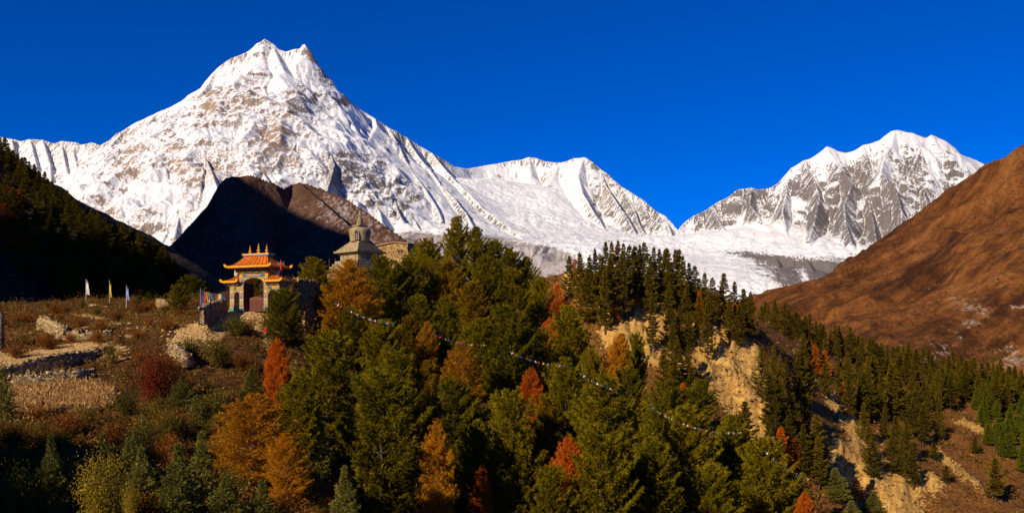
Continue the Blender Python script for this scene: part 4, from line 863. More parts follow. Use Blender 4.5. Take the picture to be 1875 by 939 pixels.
for i, (px, pt, Y0, h, w_) in enumerate([(1482, 612, 410, 11, 24), (1492, 630, 400, 12, 30), (1510, 640, 395, 11, 28), (1548, 650, 400, 9, 20), (1655, 665, 420, 7, 14), (1545, 700, 360, 8, 20), (1430, 782, 262, 10, 48), (1455, 800, 255, 8, 40), (1570, 880, 268, 6, 40), (1400, 600, 395, 7, 20)]):
    plant('farlarch', px, pt, w_, h, Y0, ['highest orange larch in the forest belt', 'brightest orange larch in the forest belt', 'orange larch right of the brightest one in the belt', 'small orange larch further right in the belt', 'tiny orange larch tip in the middle of the belt', 'dull orange larch at the upper end of the eroded slope', 'big round orange larch beside the last flag string', 'orange larch just right of the big round one', 'low orange-brown larch at the bottom right of the dark pines', 'small orange larch above the right sandy cliff edge'][i], 'larches on the right-hand side')
young = [(rng.uniform(1700, 1885), 0, 0) for _ in range(120)]
yy = []
for px, _, _ in young:
    top = np.interp(px, [1700, 1800, 1830, 1885], [672, 668, 664, 690]) + rng.uniform(0, 1) ** .8 * np.interp(px, [1700, 1780, 1800, 1885], [20, 30, 110, 140])
    yy.append((px, top, np.interp(top, [660, 800], [430, 350])))
field_of('young', yy, (6, 9.5), 'bright green young pine in the dense patch at the right edge', 'young pines at the right edge', 400, wf=.56)
bot = [(1540, 880, 235), (1600, 900, 225), (1660, 900, 262)]
for (px, pt, Y0), lab in zip([(1530, 855, 240), (1598, 900, 228), (1560, 915, 215)], ['grey-green pine at the bottom beside the orange-brown larch', 'round grey-green pine at the bottom edge of the eroded slope', 'grey-green pine half cut by the bottom edge']):
    plant('spruce', px, pt, 60, 8.5, Y0, lab, 'pines at the foot of the eroded slope')

# ------------------------------------------------------------------ shaded forest on the left hill
left = []
sil = ([-60, 0, 50, 100, 150, 200, 250, 300, 345, 400], [205, 250, 292, 335, 375, 405, 425, 452, 502, 540])
for px in range(-40, 396, 8):
    left.append((px + rng.uniform(-3, 3), np.interp(px, *sil) + rng.uniform(-7, 7), np.interp(px, [-60, 0, 150, 300], [590, 560, 500, 440])))
for row, (dy, dd) in enumerate([(22, -25), (48, -50), (78, -80), (110, -105), (145, -130)]):
    for px in range(-30, 330, 25):
        top = np.interp(px, *sil) + dy + rng.uniform(-9, 9)
        if top > 520: continue
        left.append((px + rng.uniform(-7, 7), top, np.interp(px, [-60, 0, 150, 300], [590, 560, 500, 440]) + dd))
field_of('fir', left, (12, 18), 'dark shaded fir in the forest on the left hill', 'firs on the left hill', 500, gfun=lhill, wf=.52, lo=240, hi=640)
for i, (px, pt, w_, h) in enumerate([(18, 330, 26, 11), (35, 345, 20, 9), (12, 372, 40, 12), (6, 400, 44, 12), (25, 420, 30, 11), (46, 392, 16, 8)]):
    plant('farlarch', px, pt, w_, h, 470, ['highest orange larch on the left hill', 'small orange larch beside the highest one on the left hill', 'broad orange larch at the left edge of the left hill', 'orange larch cut by the left edge', 'lowest orange larch on the left hill', 'slim orange larch furthest right on the left hill'][i], 'larches on the left hill', gfun=lhill, lo=240, hi=640)
# ------------------------------------------------------------------ building kit
import bmesh
def pm(name, col, rough=.7, spec=.2, var=.12, scale=2.0):
    if name not in M: M[name] = plain(name, col, rough, var, scale)
    return M[name]
class MB:
    """collects boxes, prisms and lathes in local coordinates and links them as ONE mesh"""
    def __init__(self): self.v = []; self.f = []; self.m = []
    def add(self, v, f, mi=0):
        o = len(self.v); self.v += [tuple(p) for p in v]; self.f += [tuple(i + o for i in q) for q in f]; self.m += [mi] * len(f)
    def box(self, x0, x1, y0, y1, z0, z1, mi=0):
        self.add([(x0, y0, z0), (x1, y0, z0), (x1, y1, z0), (x0, y1, z0), (x0, y0, z1), (x1, y0, z1), (x1, y1, z1), (x0, y1, z1)],
                 [(0, 3, 2, 1), (4, 5, 6, 7), (0, 1, 5, 4), (1, 2, 6, 5), (2, 3, 7, 6), (3, 0, 4, 7)], mi)
    def frus(self, a, b, z0, z1, mi=0):
        """a, b = (x0,x1,y0,y1) rectangles at z0 and z1"""
        self.add([(a[0], a[2], z0), (a[1], a[2], z0), (a[1], a[3], z0), (a[0], a[3], z0), (b[0], b[2], z1), (b[1], b[2], z1), (b[1], b[3], z1), (b[0], b[3], z1)],
                 [(0, 3, 2, 1), (4, 5, 6, 7), (0, 1, 5, 4), (1, 2, 6, 5), (2, 3, 7, 6), (3, 0, 4, 7)], mi)
    def lathe(self, prof, cx=0, cy=0, n=20, mi=0):
        o = []; 
        for r, z in prof: o += [(cx + r * math.cos(6.28318 * k / n), cy + r * math.sin(6.28318 * k / n), z) for k in range(n)]
        f = [(i * n + k, i * n + (k + 1) % n, (i + 1) * n + (k + 1) % n, (i + 1) * n + k) for i in range(len(prof) - 1) for k in range(n)]
        f.append(tuple(range(n))[::-1]); f.append(tuple((len(prof) - 1) * n + k for k in range(n)))
        self.add(o, f, mi)
    def extr(self, poly, y0, y1, mi=0):
        """polygon in x,z pulled from y0 to y1"""
        n = len(poly); v = [(x, y0, z) for x, z in poly] + [(x, y1, z) for x, z in poly]
        self.add(v, [tuple(range(n)), tuple(range(2 * n - 1, n - 1, -1))] + [(i, i + n, (i + 1) % n + n, (i + 1) % n) for i in range(n)], mi)
    def build(self, name, mats, parent=None, bevel=0):
        me = bpy.data.meshes.new(name); me.from_pydata(self.v, [], self.f)
        for q in (mats if isinstance(mats, list) else [mats]): me.materials.append(q)
        me.polygons.foreach_set('material_index', self.m)
        bm = bmesh.new(); bm.from_mesh(me); bmesh.ops.recalc_face_normals(bm, faces=bm.faces); bm.to_mesh(me); bm.free()
        o = bpy.data.objects.new(name, me); C.objects.link(o)
        if parent: o.parent = parent
        if bevel:
            b = o.modifiers.new('bevel', 'BEVEL'); b.width = bevel; b.segments = 2; b.limit_method = 'ANGLE'
        return o
def thing(name, label, cat, loc, rz=0, group=None):
    o = bpy.data.objects.new(name, None); C.objects.link(o); o.location = loc; o.rotation_euler = (0, 0, rz)
    o['label'] = label; o['category'] = cat
    if group: o['group'] = group
    return o
def tag(o, label, cat, group=None, kind=None):
    o['label'] = label; o['category'] = cat
    if group: o['group'] = group
    if kind: o['kind'] = kind
    return o

YEL = pm('painted_yellow', (0.56, 0.27, 0.02), .55); ORG = pm('orange_sheet_roof', (0.52, 0.125, 0.012), .65, var=.35); GLD = pm('golden_trim', (0.72, 0.33, 0.02), .45)
BLU = pm('painted_blue', (0.035, 0.11, 0.27), .6); TEA = pm('painted_teal', (0.06, 0.26, 0.23), .6); RED = pm('painted_red', (0.42, 0.05, 0.03), .6); WHT = pm('painted_white', (0.62, 0.56, 0.44), .6)
DKB = pm('dark_brown_paint', (0.10, 0.035, 0.022), .7); DOOR = pm('maroon_door', (0.17, 0.055, 0.035), .6, var=.25, scale=6)
CLAY = pm('ochre_plaster', (0.50, 0.27, 0.045), .8)

# ------------------------------------------------------------------ the entrance gate
GA = math.radians(-24)
gY = 120.0; gX = (470 - CX) / F * gY; gz = (HY - 571) / F * gY
gate = thing('entrance_gate', 'ornate painted entrance gate with tiered orange roofs and three gilded finials', 'gate', (gX, gY, gz), GA)
D2 = 1.0                                                            # half depth of the gate
def pillar(x0, x1, h, face_only=False):
    m = MB(); m.box(x0, x1, -D2, D2, .0, h, 0)
    w_ = (x1 - x0)
    m.box(x0 - .03, x1 + .03, -D2 - .03, D2 + .03, 0, .16, 3)       # red foot
    m.box(x0 - .012, x1 + .012, -D2 - .012, D2 + .012, .16, .55, 2)
    z = .70; k = 0
    while z < h - .25:                                              # painted bands and panels on all faces
        m.box(x0 - .010, x1 + .010, -D2 - .010, D2 + .010, z, z + .09, [1, 2, 1][k % 3])
        m.box(x0 + w_ * .22, x1 - w_ * .22, -D2 - .02, -D2 - .001, z + .17, z + .38, [4, 5, 1, 4][k % 4])
        m.box(x0 + w_ * .36, x1 - w_ * .36, -D2 - .03, -D2 - .02, z + .22, z + .33, [1, 3, 0, 5][k % 4])
        m.box(x0 - .012, x0 + .05, -D2 - .016, -D2 + .05, z + .12, z + .42, 1); m.box(x1 - .05, x1 + .012, -D2 - .016, -D2 + .05, z + .12, z + .42, 1)
        z += .52; k += 1
    return m.build('pillar', [CLAY, BLU, TEA, RED, YEL, WHT], gate)
pillar(-3.55, -2.80, 3.35); pillar(-1.98, -1.30, 4.35); pillar(1.92, 2.60, 4.35); pillar(3.75, 4.40, 3.35)
def bracket_rows(name, x0, x1, z0, rows, dout, step, rowh):
    """stepped rows of little painted bracket blocks under an eave"""
    m = MB()
    for r in range(rows):
        e = dout * (r + 1) / rows; z = z0 + r * rowh
        m.box(x0 - e * .8, x1 + e * .8, -D2 - e + .10, D2 + e - .10, z, z + rowh - .002, 3)
        nx = int((x1 - x0 + 1.6 * e) / step)
        for i in range(nx):
            xa = x0 - e * .8 + (i + .5 * (r % 2)) * step; c = [0, 4, 0, 2][(i + r) % 4]
            m.box(xa, xa + step * .55, -D2 - e, -D2 - e + .099, z + rowh * .12, z + rowh * .88, c)
            m.box(xa, xa + step * .55, D2 + e - .099, D2 + e, z + rowh * .12, z + rowh * .88, c)
        ny = int((2 * D2 + 2 * e) / step)
        for i in range(ny):
            ya = -D2 - e + .1 + (i + .5 * (r % 2)) * step; c = [0, 4, 0, 2][(i + r) % 4]
            if ya + step * .55 > D2 + e - .1: continue
            m.box(x0 - e * .8 - .08, x0 - e * .8 - .001, ya, ya + step * .55, z + rowh * .12, z + rowh * .88, c)
            m.box(x1 + e * .8 + .001, x1 + e * .8 + .08, ya, ya + step * .55, z + rowh * .12, z + rowh * .88, c)
    return m.build(name, [YEL, BLU, WHT, DKB, TEA], gate)
def beam(x0, x1, z0, z1, cart=True):
    m = MB(); m.box(x0, x1, -D2 + .02, D2 - .02, z0, z1, 0)
    m.box(x0, x1, -D2 - .01, -D2 + .019, z0, z0 + .07, 1); m.box(x0, x1, -D2 - .01, -D2 + .019, z1 - .07, z1, 2)
    if cart:
        c = (x0 + x1) / 2; w_ = (x1 - x0) * .40; zc = (z0 + z1) / 2; hh = (z1 - z0) * .27
        m.extr([(c - w_, zc), (c - w_ + .2, zc - hh), (c + w_ - .2, zc - hh), (c + w_, zc), (c + w_ - .2, zc + hh), (c - w_ + .2, zc + hh)], -D2 - .03, -D2 + .018, 3)
        m.extr([(c - w_ * .62, zc - hh * .45), (c + w_ * .62, zc - hh * .45), (c + w_ * .62, zc + hh * .45), (c - w_ * .62, zc + hh * .45)], -D2 - .045, -D2 - .031, 0)
    return m
beam(-1.98, 2.60, 4.352, 4.98).build('lintel', [YEL, TEA, RED, BLU], gate)
# arch spandrels: a dark void with stepped, curved corners
def arch(xa, xb, zt, drop, r, name, mats):
    m = MB()
    for sgn, x in ((1, xa), (-1, xb)):
        pts = [(x, zt), (x, zt - drop)] + [(x + sgn * (r * (1 - math.cos(t_)) + .04), zt - drop + drop * .86 * math.sin(t_)) for t_ in np.linspace(0, math.pi / 2, 7)] + [(x + sgn * (r + .3), zt)]
        m.extr(pts, -D2 + .03, D2 - .03, 0)
        q = [(x + sgn * (r * (1 - math.cos(t_)) + .04), zt - drop + drop * .86 * math.sin(t_)) for t_ in np.linspace(0, math.pi / 2, 7)]
        for a, b in zip(q[:-1], q[1:]):
            m.extr([a, b, (b[0] + sgn * .02, b[1] - .09), (a[0] + sgn * .09, a[1] - .02)], -D2 - .02, -D2 + .028, 1)
    return m.build(name, mats, gate)
arch(-1.298, 1.918, 4.350, .62, .85, 'arch_corner', [YEL, TEA])
# side bays with small arched openings
def side_bay(xa, xb, z0, z1, name='side_bay'):
    c = (xa + xb) / 2; w_ = (xb - xa); m = MB(); r = w_ * .40
    q = [(c + r * math.cos(t_), z0 + .02 + r * math.sin(t_)) for t_ in np.linspace(0, math.pi, 11)]
    poly = [(xb, z0), ] + [(xb, z1), (xa, z1), (xa, z0)] + [(p[0], p[1]) for p in reversed(q)]
    # split into strips so that the polygon stays simple
    for i in range(len(q) - 1):
        m.extr([(q[i][0], z1), (q[i + 1][0], z1), q[i + 1], q[i]], -D2 + .05, D2 - .05, 0)
        m.extr([(q[i][0], q[i][1] + .10), (q[i + 1][0], q[i + 1][1] + .10), q[i + 1], q[i]], -D2 + .015, -D2 + .049, 1)
    m.extr([(xa, z0), (c - r, z0), (c - r, z1), (xa, z1)], -D2 + .05, D2 - .05, 0); m.extr([(c + r, z0), (xb, z0), (xb, z1), (c + r, z1)], -D2 + .05, D2 - .05, 0)
    m.extr([(xa + .08, z1 - .42), (c - .1, z1 - .42), (c, z1 - .28), (c - .1, z1 - .14), (xa + .08, z1 - .14)], -D2 + .02, -D2 + .049, 2)
    m.box(xa, xb, -D2 + .03, -D2 + .0495, z1 - .55, z1 - .49, 2)
    return m.build(name, [YEL, TEA, BLU], gate)
side_bay(-2.798, -1.982, 2.25, 3.348); side_bay(2.602, 3.748, 2.25, 3.348)
bracket_rows('bracket_cornice', -1.98, 2.60, 4.982, 3, .66, .27, .19)
bracket_rows('side_cornice', -3.55, -2.05, 3.352, 2, .40, .25, .17); bracket_rows('side_cornice', 2.66, 4.40, 3.352, 2, .40, .25, .17)
def roof(name, xe0, xe1, ye, ze, xr0, xr1, yr, zr, seams, top=True, cut=None):
    """hipped sheet roof with flared eaves, standing seams, an eave band and upturned corner tips"""
    m = MB(); n = 7
    def prof(t):                                                   # concave: flat at the eave, steep at the ridge
        return t ** 1.0, t ** 1.75
    rings = []
    for i in range(n + 1):
        a, b = prof(i / n)
        rings.append((xe0 + (xr0 - xe0) * a, xe1 + (xr1 - xe1) * a, -ye + (ye - yr) * a, ye - (ye - yr) * a, ze + (zr - ze) * b))
    for A, B in zip(rings[:-1], rings[1:]): m.frus(A[:4], B[:4], A[4], B[4], 0)
    m.box(xe0 - .03, xe1 + .03, -ye - .03, ye + .03, ze - .24, ze - .002, 1)    # eave band
    m.box(xe0 + .02, xe1 - .02, -ye + .02, ye - .02, ze - .30, ze - .242, 2)
    for s in range(seams):
        u = (s + .5) / seams
        for i in range(n):
            A, B = rings[i], rings[i + 1]
            xa = A[0] + (A[1] - A[0]) * u; xb = B[0] + (B[1] - B[0]) * u
            for sg in (-1, 1):
                ya = A[2] if sg < 0 else A[3]; yb = B[2] if sg < 0 else B[3]
                m.add([(xa - .045, ya, A[4] + .002), (xa + .045, ya, A[4] + .002), (xb + .045, yb, B[4] + .002), (xb - .045, yb, B[4] + .002), (xa, ya + sg * .045, A[4] + .07), (xb, yb + sg * .045, B[4] + .07)],
                      [(0, 1, 4), (1, 2, 5, 4), (2, 3, 5), (3, 0, 4, 5)], 3)
    for cx_, cy_ in ((xe0, -ye), (xe1, -ye), (xe0, ye), (xe1, ye)):
        sx = -1 if cx_ == xe0 else 1
        m.extr([(cx_ - sx * .10, ze - .22), (cx_ + sx * .16, ze - .18), (cx_ + sx * .42, ze + .04), (cx_ + sx * .40, ze + .30), (cx_ + sx * .27, ze + .14), (cx_ + sx * .10, ze + .20), (cx_ - sx * .02, ze + .02)], cy_ - .09, cy_ + .09, 1)
    return m.build(name, [ORG, GLD, RED, pm('seam_orange', (0.45, 0.11, 0.015), .6)], gate)
main_roof = roof('main_roof', -3.05, 3.65, 2.15, 5.86, -1.55, 2.15, .55, 7.15, 9)
m = MB(); m.box(-1.72, 2.32, -.60, .60, 7.152, 7.30, 1); m.box(-1.78, 2.38, -.64, .64, 7.302, 7.40, 0); m.box(-1.84, 2.44, -.68, .68, 7.402, 7.50, 2); m.build('ridge', [WHT, BLU, GLD], main_roof)
for x, s in ((-1.05, .92), (.32, 1.12), (1.62, .96)):
    m = MB(); m.lathe([(r * s, 7.503 + z * s) for r, z in [(.22, 0), (.26, .06), (.16, .14), (.09, .20), (.20, .32), (.22, .42), (.12, .50), (.06, .56), (.13, .66), (.13, .72), (.05, .80), (.07, .90), (.05, 1.0), (.015, 1.16), (.004, 1.26)]], x, 0, 14)
    m.build('finial', GLD, main_roof)
roof('side_roof', -4.15, -1.995, 1.70, 4.00, -3.0, -2.05, .5, 4.62, 4); roof('side_roof', 2.615, 5.0, 1.70, 4.00, 2.70, 3.8, .5, 4.62, 4)
# low double door in the main opening, thin folding leaves set behind the pillars
dr = MB()
for k in range(4):
    x0 = -1.28 + k * .80; x1 = x0 + .785; za = 1.72 + .30 * (1 - abs((k - 1.5) / 2)); zb = za + (.10 if k < 2 else -.10)
    dr.extr([(x0, .06), (x1, .06), (x1, zb), (x0, za)], -.10, .0, 0)
    for a, b in ((.15, .75), (.85, 1.5)):
        dr.box(x0 + .10, x1 - .10, -.13, -.102, a, b, 1)
    dr.box(x0 + .36, x0 + .42, -.15, -.131, .15, 1.5, 0)
dr.build('door', [DOOR, pm('maroon_panel', (0.11, 0.035, 0.024), .65)], gate)
m = MB(); m.box(-1.296, -1.28, -D2 + .04, D2 - .04, 0, 3.7, 0); m.build('jamb', DKB, gate)
m = MB(); m.box(1.90, 1.917, -D2 + .04, D2 - .04, 0, 3.7, 0); m.build('jamb', DKB, gate)
# white lions and red banners standing on the side roofs
def lion(x, flip):
    o = thing('lion_statue', 'white guardian lion on the ' + ('left' if flip < 0 else 'right') + ' side roof of the gate', 'statue', (0, 0, 0), 0, 'lions on the gate roofs')
    wx, wy = x, -.15; c_, s_ = math.cos(GA), math.sin(GA)
    o.location = (gX + wx * c_ - wy * s_, gY + wx * s_ + wy * c_, gz + 4.60); o.rotation_euler = (0, 0, GA + (math.pi if flip < 0 else 0))
    P_ = []
    for (cx, cz, rx, rz, n) in ((0, .34, .30, .17, 0), (.26, .42, .17, .20, 0), (.38, .62, .16, .17, 0), (.50, .57, .09, .08, 0), (-.34, .52, .07, .20, 0)):
        P_.append((cx, 0, cz, rx, .14, rz))
    m = MB()
    for cx, cy, cz, rx, ry, rz in P_:
        v, f = [], []
        for i in range(7):
            th = math.pi * i / 6
            for k in range(10):
                v.append((cx + rx * math.sin(th) * math.cos(k * .6283), cy + ry * math.sin(th) * math.sin(k * .6283), cz + rz * math.cos(th)))
        for i in range(6):
            for k in range(10): f.append((i * 10 + k, i * 10 + (k + 1) % 10, (i + 1) * 10 + (k + 1) % 10, (i + 1) * 10 + k))
        m.add(v, f)
    m.build('body', WHT, o)
    for lx, ly in ((.28, .09), (.28, -.09), (-.22, .1), (-.22, -.1)):
        q = MB(); q.lathe([(.045, 0), (.065, .06), (.05, .16), (.075, .32)], lx, ly, 8); q.build('leg', WHT, o)
    q = MB(); q.box(.16, .34, -.16, .16, .62, .76); q.box(.22, .30, -.19, .19, .52, .66); q.build('mane', pm('green_mane', (0.06, 0.22, 0.12), .7), o)
lion(-2.9, -1); lion(3.35, 1)
for x, lab, hh in ((3.98, 'red banner on a pole at the right side roof of the gate', 2.3), (-3.35, 'small white and red banner at the left side roof of the gate', 1.3)):
    o = thing('banner', lab, 'banner', (gX + x * math.cos(GA) + .2 * math.sin(GA), gY + x * math.sin(GA), gz + 4.30), GA, 'banners on the gate')
    m = MB(); m.lathe([(.025, 0), (.02, hh)], 0, 0, 6); m.build('pole', pm('grey_pole', (.3, .28, .26)), o)
    m = MB(); m.lathe([(.02, .5), (.17, .35 * hh), (.14, .75 * hh), (.05, .97 * hh)], 0, 0, 10); m.build('cloth', pm('red_cloth', (.55, .03, .02)) if x > 0 else WHT, o)
    if x > 0:
        m = MB(); m.box(-.45, .45, -.02, .02, hh * .78, hh * .82); m.box(-.47, -.42, -.03, .03, hh * .70, hh * .92); m.box(.42, .47, -.03, .03, hh * .70, hh * .92); m.build('crossbar', TEA, o)

# ------------------------------------------------------------------ the stupa
sY = 150.0; sX = (659 - CX) / F * sY; k_ = sY / F                      # metres per photograph pixel there
def zr(py): return (HY - py) * k_
s0 = zr(530)
t = NT('weathered_grey_plaster', .9); po = t.obj(); n1 = t.noise(po, 1.2, 6, .7); n2 = t.noise(t.map(po, (1, 1, .2)), 2.2, 5, .65)
t.color(t.ramp(t.math('ADD', t.math('MULTIPLY', n1, .5), t.math('MULTIPLY', n2, .5)), [(.36, (.15, .11, .055)), (.5, (.33, .255, .14)), (.66, (.44, .35, .20))])).bump(n1, .5, .05); PL_ = t.m
st = thing('stupa', 'grey stone stupa with stepped base, round dome and ringed spire', 'stupa', (sX, sY, s0), math.radians(45 + 4))
def zz(py): return zr(py) - s0
def sq(m, half, py0, py1, mi=0): m.box(-half, half, -half, half, zz(py0), zz(py1), mi)
m = MB(); sq(m, 3.75, 535, 499); m.build('plinth', PL_, st, .03)
m = MB(); sq(m, 4.15, 498.9, 494.5); m.build('plinth_slab', PL_, st, .04)
m = MB(); sq(m, 3.45, 494.4, 489); sq(m, 3.15, 488.9, 484); sq(m, 2.85, 483.9, 479); m.build('lower_steps', PL_, st, .03)
m = MB(); sq(m, 2.22, 478.9, 467.6); 
for a_ in (-1, 1):
    for q in (-1.55, -.5, .5, 1.55):
        m.box(q - .32, q + .32, a_ * 2.22 - .04, a_ * 2.22 + .04, zz(477), zz(470)); m.box(a_ * 2.22 - .04, a_ * 2.22 + .04, q - .32, q + .32, zz(477), zz(470))
m.build('throne', PL_, st)
m = MB(); sq(m, 2.45, 467.5, 466); sq(m, 2.65, 465.9, 464.4); sq(m, 2.98, 464.3, 461.2); m.build('cornice', PL_, st)
m = MB()
for i in range(6): sq(m, 2.62 - i * .27, 461.1 - i * 3.0, 458.2 - i * 3.0)
m.build('stepped_terrace', PL_, st, .015)
m = MB(); m.lathe([(1.52, zz(443.5)), (1.58, zz(441)), (1.60, zz(436)), (1.74, zz(428)), (1.80, zz(423.5)), (1.74, zz(420.5)), (1.50, zz(418.2)), (1.1, zz(417)), (.8, zz(416.6))], 0, 0, 40)
dome = m.build('dome', PL_, st); dome.data.polygons.foreach_set('use_smooth', [True] * len(dome.data.polygons))
# niche on the face turned to the left front
nd = MB(); a_ = math.radians(-135 - 4 - 8); ca, sa = math.cos(a_), math.sin(a_)
def nloc(u, v, w): return (ca * w - sa * u, sa * w + ca * u, v)
def nbox(u0, u1, v0, v1, w0, w1, mi):
    nd.add([nloc(u, v, w) for v in (v0, v1) for u, w in ((u0, w0), (u1, w0), (u1, w1), (u0, w1))], [(0, 3, 2, 1), (4, 5, 6, 7), (0, 1, 5, 4), (1, 2, 6, 5), (2, 3, 7, 6), (3, 0, 4, 7)], mi)
nbox(-.42, -.28, zz(439), zz(427), 1.45, 1.86, 0); nbox(.28, .42, zz(439), zz(427), 1.45, 1.86, 0); nbox(-.42, .42, zz(440.5), zz(439), 1.45, 1.88, 0)
for i in range(8):
    t0, t1 = math.pi * i / 8, math.pi * (i + 1) / 8
    pts = [(.42 * math.cos(t0), zz(427) + .42 * math.sin(t0)), (.42 * math.cos(t1), zz(427) + .42 * math.sin(t1)), (.28 * math.cos(t1), zz(427) + .28 * math.sin(t1)), (.28 * math.cos(t0), zz(427) + .28 * math.sin(t0))]
    nd.add([nloc(u, v, 1.45) for u, v in pts] + [nloc(u, v, 1.86) for u, v in pts], [(0, 1, 2, 3), (7, 6, 5, 4), (0, 4, 5, 1), (1, 5, 6, 2), (2, 6, 7, 3), (3, 7, 4, 0)], 0)
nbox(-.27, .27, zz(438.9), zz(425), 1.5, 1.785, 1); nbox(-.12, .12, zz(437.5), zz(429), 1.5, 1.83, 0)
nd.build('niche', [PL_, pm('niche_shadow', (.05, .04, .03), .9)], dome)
m = MB(); m.box(-.78, .78, -.78, .78, zz(416.4), zz(414.9)); m.box(-.93, .93, -.93, .93, zz(414.8), zz(413.2)); m.box(-.6, .6, -.6, .6, zz(413.1), zz(411.8)); m.build('harmika', PL_, st)
prof = []
for i in range(13):
    r = .56 - .30 * i / 12; z0_, z1_ = zz(411.7 - i * 1.2), zz(411.7 - i * 1.2 - .9); prof += [(r, z0_), (r, z1_), (r - .05, z1_ + .01), (r - .05, zz(411.7 - (i + 1) * 1.2) - .01)]
m = MB(); m.lathe(prof, 0, 0, 20); m.build('spire', PL_, st)
m = MB(); m.lathe([(.10, zz(396.1)), (.42, zz(395.6)), (.40, zz(394.2)), (.16, zz(392.8)), (.22, zz(390)), (.12, zz(388)), (.14, zz(387)), (.05, zz(385.5)), (.01, zz(383.5))], 0, 0, 16); m.build('pinnacle', PL_, st)
# two thin iron rods by the left steps
for px, pt in ((603, 474), (614.5, 473)):
    m = MB(); X_ = (px - CX) * k_; m.lathe([(.07, 0), (.06, zr(pt) - zr(495))], 0, 0, 6)
    o = m.build('iron_post', pm('rusty_iron', (.10, .05, .035), .8)); o.location = (X_, sY, zr(495)); tag(o, 'rusty iron rod left of the stupa steps, ' + ('outer' if px < 610 else 'inner') + ' one of two', 'post', 'iron rods by the stupa')

# ------------------------------------------------------------------ stone masonry
def stone_mat(name, dark, mid, light, sc):
    t = NT(name, .95); po = t.obj(); v = t.n.new('ShaderNodeTexVoronoi'); v.inputs['Scale'].default_value = sc; v.feature = 'F1'
    t.l.new(t.map(po, (1, 1, 1.9)), v.inputs['Vector']); e = t.n.new('ShaderNodeTexVoronoi'); e.inputs['Scale'].default_value = sc; e.feature = 'DISTANCE_TO_EDGE'; t.l.new(t.map(po, (1, 1, 1.9)), e.inputs['Vector'])
    sp = t.n.new('ShaderNodeSeparateColor'); t.l.new(v.outputs['Color'], sp.inputs[0])
    c = t.ramp(sp.outputs[0], [(.0, dark), (.5, mid), (1.0, light)]); ed = t.ss(e.outputs[0], 0.0, .10)
    t.color(t.mix(ed, tuple(q * .35 for q in dark), c)).bump(ed, .8, .06); return t.m
STONE = stone_mat('tan_masonry', (.20, .11, .035), (.44, .27, .10), (.66, .46, .20), 3.0)
RUB = stone_mat('grey_rubble', (.16, .10, .045), (.38, .26, .12), (.62, .46, .25), 3.2)
def wall(label, pts, th, seed, name='stone_wall', rough=.12, mat=None, cap=True, group='dry stone walls'):
    """dry stone wall through (px, py_base, height, distance) stations, built from a lumpy skin plus loose stones along its top"""
    rng = np.random.default_rng(seed)
    W_ = [at(p[0], p[1], p[3]) + (p[2],) for p in pts]; W_ = np.array(W_)
    seg = np.hypot(np.diff(W_[:, 0]), np.diff(W_[:, 1])); cum = np.concatenate([[0], np.cumsum(seg)]); n = max(3, int(cum[-1] / .22))
    s_ = np.linspace(0, cum[-1], n); X_, Y_, Zb, H_ = [np.interp(s_, cum, W_[:, i]) for i in range(4)]
    dx = np.gradient(X_); dy = np.gradient(Y_); l_ = np.hypot(dx, dy) + 1e-9; nx_, ny_ = dy / l_, -dx / l_
    rows = 8; V = []
    prof = [(-1, -.6)] + [(-1, t_) for t_ in np.linspace(0, 1, rows)] + [(1, t_) for t_ in np.linspace(1, 0, rows)] + [(1, -.6)]
    for sd_, t_ in prof:
        off = sd_ * th * .5 * (1 - .15 * max(0, t_)) + rng.normal(0, .05, n)
        V.append(np.stack([X_ + nx_ * off, Y_ + ny_ * off, Zb + H_ * t_ * (1 + (rng.normal(0, rough, n) if t_ > .9 else 0))], -1))
    k = len(prof); V = np.stack(V, 1).reshape(-1, 3); i = np.arange(n * k).reshape(n, k)
    Fq = np.stack([i[:-1, :-1], i[:-1, 1:], i[1:, 1:], i[1:, :-1]], -1).reshape(-1, 4)
    o0 = W_[0, :3].copy(); V = V - o0
    e1 = np.array([[0, 0, 0, 0]]); parts = [(V, Fq)]
    caps = [i[0, :4], i[0, 4:8]]
    parts[0] = (V, np.concatenate([Fq] + [np.array([[i[r, a], i[r, a + 1], i[r, k - 2 - a], i[r, k - 1 - a]] for a in range(k // 2 - 1)]) for r in (0, n - 1)]))
    if cap:
        for q in range(int(cum[-1] / .30)):
            s1 = rng.uniform(0, cum[-1]); c = np.array([np.interp(s1, s_, X_), np.interp(s1, s_, Y_), np.interp(s1, s_, Zb + H_) + .04]) - o0
            c[:2] += rng.normal(0, th * .22, 2)
            b = np.array([[a, b_, c_] for a in (-1, 1) for b_ in (-1, 1) for c_ in (-1, 1)]) * rng.uniform(.08, .2, 3) + rng.normal(0, .02, (8, 3)) + c
            parts.append((b, np.array([[0, 1, 3, 2], [4, 6, 7, 5], [0, 4, 5, 1], [2, 3, 7, 6], [0, 2, 6, 4], [1, 5, 7, 3]])))
    V, Fq = merge(parts); o = mesh_np(name, V, Fq, mat or RUB); o.location = o0
    return tag(o, label, 'wall', group)
